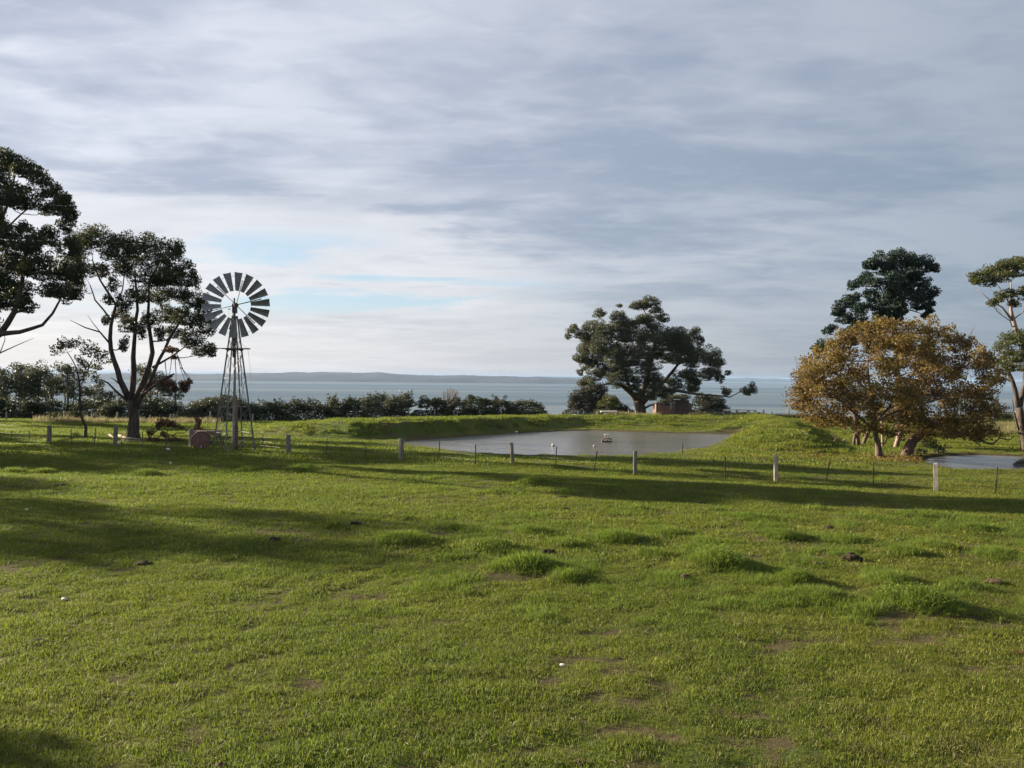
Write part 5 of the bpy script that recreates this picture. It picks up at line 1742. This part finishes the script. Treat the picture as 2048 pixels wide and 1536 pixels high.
for a, b_, mt in (((1210, 884), (1211, 869), 'whitepaint'), ((1216, 884), (1215, 870), 'whitepaint'), ((1203, 882), (1212, 876), 'redpaint'), ((1212, 876), (1223, 879), 'redpaint')):
    MB().bar(rq(*a), rq(*b_), .05).build('strut', M[mt], rt)
b = MB()
b.tube([rq(1219 + 4.5 * math.cos(i * math.pi / 6), 880 + 3.0 * math.sin(i * math.pi / 6)) for i in range(13)], .035, 5, cap=False)
b.build('ring', M['redpaint'], rt)
# black log at the small pool
p = flat(2040, 931, POND_Z)
rt = empty('sunken_log', Vector((p.x, p.y, POND_Z)), 'black forked log lying at the water edge of the small pool', 'log')
s = p.y / FPX
b = MB(); b.tube([(-.35, 0, .05), (-.1, .05, .16), (.3, .1, .22), (.8, .2, .12)], [.04, .09, .12, .1], 7, wob=.15); b.build('stem', M['steelpost'], rt)
b = MB(); b.tube([(-.35, -.1, .03), (0, -.1, .02), (.6, -.1, .1)], [.03, .07, .09], 6, wob=.15); b.build('limb', M['steelpost'], rt)

# ------------------------------------------------------------------ fallen branches
def onp(px, py): 
    p = flat(px, py); p.z = Hz(p.x, p.y); return p
p = onp(255, 881)
rt = empty('fallen_log', p, 'pale broken logs lying at the foot of the many-stemmed gum', 'log')
for pts, r in (([(218, 872), (226, 877), (236, 882)], .07), ([(236, 874), (250, 878), (282, 882)], .09), ([(242, 881), (265, 884), (290, 884)], .06), ([(228, 885), (240, 888), (240, 893)], .05)):
    b = MB(); P_ = []
    for i, (x, y) in enumerate(pts):
        g_ = flat(x, y); g_.z = Hz(g_.x, g_.y) + r * .8; P_.append(g_ - p)
    b.tube(P_, [r, r * 1.05, r * .8], 7, wob=.15); b.build('log', M['palebark'], rt, smooth=True)
Y = 53.5
p = at(325, 883, Y); p.z = Hz(p.x, Y)
rt = empty('fallen_leafy_branch', p, 'big fallen gum branch with reddish dead leaves on the grass left of the drum', 'branch')
b = MB()
for pts in ([(365, 882), (345, 872), (330, 865), (318, 858), (330, 845)], [(330, 865), (310, 880), (298, 884)], [(345, 872), (352, 866), (368, 866), (378, 857), (385, 850)], [(318, 858), (306, 868), (292, 884)], [(325, 850), (335, 862), (330, 880)],
            [(300, 862), (296, 878)], [(340, 882), (322, 878), (300, 884)]):
    P_ = [at(x, y, Y + random.uniform(-.6, .6)) - p for x, y in pts]
    b.tube(P_, [.04 - .03 * i / len(P_) for i in range(len(P_))], 5, wob=.1)
b.build('wood', M['redbark'], rt)
leafy(rt, p, [(326, 845, 14, 11, 0), (340, 848, 14, 9, .4), (318, 852, 10, 8, -.3), (352, 852, 9, 7, 0), (302, 866, 9, 9, 0), (300, 878, 8, 6, .3), (330, 870, 9, 8, 0), (345, 880, 16, 5, 0), (362, 880, 10, 4, .4), (312, 880, 9, 5, -.3), (362, 856, 7, 5, .2)], Y, M['dead'], 2.2, .13, .07, 7, 'dead_leaves', .25)
Y = 56
p = at(396, 870, Y); p.z = Hz(p.x, Y)
rt = empty('dead_shrub', p, 'upright clump of reddish dead leaves behind the drum post', 'shrub')
b = MB(); b.tube([(0, 0, -.1), (.05, 0, .6), (0, 0, 1.1)], [.04, .03, .01], 5); b.build('stem', M['redbark'], rt)
leafy(rt, p, [(396, 852, 8, 10, 0), (397, 840, 8, 8, 0), (402, 862, 8, 8, .2), (392, 862, 7, 7, -.2)], Y, M['dead'], 1.8, .13, .07, 8, 'dead_leaves', .25)
Y = 54
p = at(355, 760, Y)
rt = empty('hanging_dead_branch', p, 'broken branch hanging from the many-stemmed gum with round clumps of brown leaves', 'branch')
b = MB()
for pts in ([(345, 700), (342, 730), (336, 765)], [(352, 700), (362, 740), (372, 765)], [(356, 712), (368, 745), (380, 765)], [(350, 715), (352, 745), (352, 775)], [(330, 722), (333, 750), (330, 765)], [(362, 735), (375, 750), (384, 762)]):
    P_ = [at(x, y, Y + random.uniform(-.3, .3)) - p for x, y in pts]
    b.tube(P_, [.03, .02, .01], 5)
b.build('stems', M['redbark'], rt)
leafy(rt, p, [(372, 773, 13, 13, 0), (364, 768, 8, 8, .2), (378, 765, 7, 9, 0), (338, 770, 13, 9, 0), (350, 778, 9, 8, .3), (326, 766, 7, 6, 0), (340, 700, 16, 10, 0), (348, 715, 8, 8, 0)], Y, M['dead'], 2.4, .13, .07, 9, 'dead_leaves', .15)
# white bare branch under the orange tree
Y = 52
p = at(1680, 886, Y); p.z = Hz(p.x, Y)
rt = empty('bleached_branch', p, 'bleached white branch lying in the shade left of the forked trunk', 'branch')
b = MB()
for pts in ([(1664, 869), (1672, 877), (1684, 882), (1698, 886)], [(1672, 877), (1668, 882)], [(1684, 882), (1690, 878)]):
    b.tube([at(x, y, Y - i * .1) - p for i, (x, y) in enumerate(pts)], .03, 5)
b.build('wood', M['palebark'], rt)

# ------------------------------------------------------------------ dung, stones, feathers and weeds on the lawn
M['dung'] = matte('dark_dung', (0.028, 0.020, 0.013), (0.055, 0.040, 0.026), 14.0, 0.9, 1.0, 30, spec=.15)
M['earth'] = matte('brown_earth', (0.075, 0.048, 0.03), (0.12, 0.08, 0.05), 10.0, 0.95, 1.0, 25)
DG = 'heaps of dung scattered over the lawn'
def heap(px, py, w_, h_, label, mat='dung', seed=1, cat='dung heap', name='dung_heap', group=DG):
    p = flat(px, py)
    p = onG(px, py)
    s = p.y / FPX
    W_ = w_ * s; H_ = h_ * s
    b = MB()
    rr = random.Random(seed)
    b.lump((0, 0, H_ * .22), (W_ * .40, W_ * .30, H_ * .40), seed, .25, 12, 8)
    for i in range(11):
        a = rr.uniform(0, 6.28); q_ = rr.uniform(.1, .40) * W_
        k = rr.uniform(.12, .22)
        b.lump((q_ * math.cos(a), q_ * math.sin(a) * .7, H_ * rr.uniform(.1, .62) * (1 - .8 * q_ / W_)), (W_ * k, W_ * k * .8, H_ * rr.uniform(.16, .32)), seed * 31 + i, .3, 8, 6)
    o = b.build(name, M[mat], loc=p)
    tag(o, label, cat, group)
    return o
heap(547, 1082, 28, 13, 'dark dung heap alone on the open lawn at left', seed=1)
heap(1705, 1122, 40, 20, 'biggest black dung heap, between the two leafy tussocks at right', seed=2)
heap(1093, 1108, 34, 14, 'dung heap in the row of tussocks near the middle', seed=3)
heap(290, 1129, 32, 9, 'flat brown dung heap on the lawn at lower left', seed=4)
heap(1657, 1060, 26, 11, 'black dung heap on the lawn behind the biggest one', seed=5)
heap(1404, 1008, 20, 6, 'small dung heap alone on the far lawn right of the middle', seed=6)
heap(124, 972, 34, 8, 'long dung heap in the shade at far left', seed=7)
heap(780, 1035, 17, 7, 'small dung heap at the end of the broad shadow', seed=8)
heap(1132, 1020, 15, 9, 'small upright dung heap in the middle of the far lawn', seed=9)
heap(710, 1049, 26, 10, 'crumbly dung heap right of the heap on a tussock', seed=10)
heap(664, 1051, 16, 10, 'dung heap sitting on the small tussock left of the row', seed=11)
heap(1122, 996, 22, 6, 'low dung heap in the shadow below the pond', seed=12)
heap(1320, 1039, 10, 6, 'tiny dung heap below the round post', seed=13)
heap(1690, 1062, 10, 4, 'tiny dung heap just right of the black one behind', seed=14)
heap(1635, 1132, 26, 12, 'brown crumbly heap just left of the biggest black dung heap', 'earth', 15)
heap(1367, 1158, 20, 14, 'reddish brown clod in front of the tall leafy tussock', 'earth', 16)
heap(1985, 1167, 38, 13, 'brown earthy clod at right with a short shadow', 'earth', 17)
heap(310, 1100, 8, 4, 'tiny dark dung heap left of the heap on the open lawn', seed=18)
heap(1477, 1440, 24, 12, 'pinkish brown earth clod in the near lawn right of the middle', 'earth', 19, 'clod', 'earth_clod', None)
heap(405, 1398, 18, 12, 'brown earth clod in the near lawn at left', 'earth', 20, 'clod', 'earth_clod', None)
heap(440, 1536, 26, 16, 'brown earth clod at the bottom edge of the picture', 'earth', 21, 'clod', 'earth_clod', None)
heap(1160, 1530, 30, 14, 'brown earth clod at the bottom edge right of the middle', 'earth', 22, 'clod', 'earth_clod', None)
heap(757, 942, 16, 5, 'dark heap on the far shaded lawn under the post before the pond', seed=24)
heap(925, 1013, 10, 4, 'tiny dark heap between the broad shadows', seed=25)
heap(96, 1233, 16, 5, 'small dark heap at the left below the white feather', seed=26)
heap(252, 1199, 16, 5, 'small dark heap right of the white feather', seed=27)
heap(418, 1210, 22, 6, 'flat dark heap on the left lawn', seed=28)
heap(76, 1282, 26, 8, 'dark clod near the left edge of the lawn', seed=29)
M['stone'] = matte('white_stone', (0.62, 0.58, 0.48), (0.45, 0.42, 0.34), 10, .7)
def bit(px, py, w_, h_, label, name, cat, mt='stone', rz=.3):
    p = onG(px, py); s = p.y / FPX
    o = MB().lump((0, 0, h_ * s * .35 + .02), (w_ * s / 2, w_ * s * .28, h_ * s * .5), int(px), .15, 12, 8).build(name, M[mt], loc=p, smooth=True)
    o.rotation_euler = (0, .12, rz)
    tag(o, label, cat)
bit(1125, 1335, 17, 6, 'smooth white stone lying on the near lawn', 'white_stone', 'stone', rz=-.3)
bit(128, 1203, 16, 7, 'curled white feather on the lawn at lower left', 'feather', 'feather', rz=-.5)
bit(53, 1022, 6, 5, 'small white pebble in the broad shadow at far left', 'pebble', 'stone')
bit(341, 929, 5, 6, 'small white scrap on the far lawn below the bird', 'white_scrap', 'scrap')
bit(1033, 866, 6, 4, 'white scrap at the edge of the bank by the pond', 'white_scrap', 'scrap')
M['straw'] = matte('dry_straw', (0.42, 0.36, 0.20), (0.30, 0.24, 0.13), 10, .8)
def straw(px, py, L, a, label, mt='straw'):
    p = onG(px, py); s = p.y / FPX
    b = MB(); d = Vector((math.cos(a), math.sin(a), 0)) * L * s / 2
    b.tube([-d + Vector((0, 0, .03)), Vector((0, .02, .055)), d + Vector((0, 0, .04))], [.004, .005, .003], 4)
    tag(b.build('dry_stalk', M[mt], loc=p), label, 'stalk')
straw(862, 1328, 16, 2.2, 'short dry stalk on the near lawn left of the white stone')
straw(800, 1425, 32, -.5, 'long dry stalk on the near lawn at the lower middle')
straw(1935, 1308, 22, -.1, 'dry stalk near the right edge')
straw(1415, 1446, 18, -.5, 'dry stalk left of the pinkish clod')
straw(1765, 1350, 40, -.1, 'thin dry stalk on the lower right lawn')
straw(1865, 1340, 30, .5, 'dry stalk left of the reddish dry tuft')
# reddish dry tuft at the right edge
p = onG(2036, 1312)
rr = np.random.default_rng(5)
me = blades(70, .05, .05, .12, .007, 1.6, 77)
o = obj('dry_tuft', me, M['dead'], loc=p); tag(o, 'reddish dry tuft at the right edge of the lawn', 'tuft')
# tall weed behind the wide tussock
p = onG(1180, 1066); s = p.y / FPX
rt = empty('tall_weed', p, 'upright leafy weed sticking out of the lawn in the middle', 'weed')
b = MB(); b.tube([(0, 0, 0), (.03, 0, .2), (.04, 0, 32 * s)], [.008, .007, .004], 5); b.tube([(.01, 0, .05), (-.06, 0, .16), (-.12, 0, 22 * s)], [.006, .005, .003], 4); b.build('stem', M['lush'], rt)
c = np.stack([rr.normal(0, .05, 90), rr.normal(0, .04, 90), rr.uniform(.03, 32 * s, 90)], 1)
v, q4 = leafquads(c, .07, .03, rr, up=.4); obj('leaves', mk(v, quads=q4, name='leaves'), M['lush'], rt)

# ------------------------------------------------------------------ haze over bay and land
hzm = bpy.data.materials.new('haze')
hzm.use_nodes = True
t = NT(hzm.node_tree)
vol = t.n('ShaderNodeVolumePrincipled', None, Color=(0.36, 0.52, 0.76, 1), Density=HAZE, Anisotropy=0.0)
t.n('ShaderNodeOutputMaterial', None, Volume=vol)
HB = 28500.0
b = MB(); b.box((0, 0, (SEA_Z - 1 + 22) / 2), (2 * HB, 2 * HB, 22 - SEA_Z + 1))
hz_o = b.build('haze', hzm); tag(hz_o, kind='stuff')
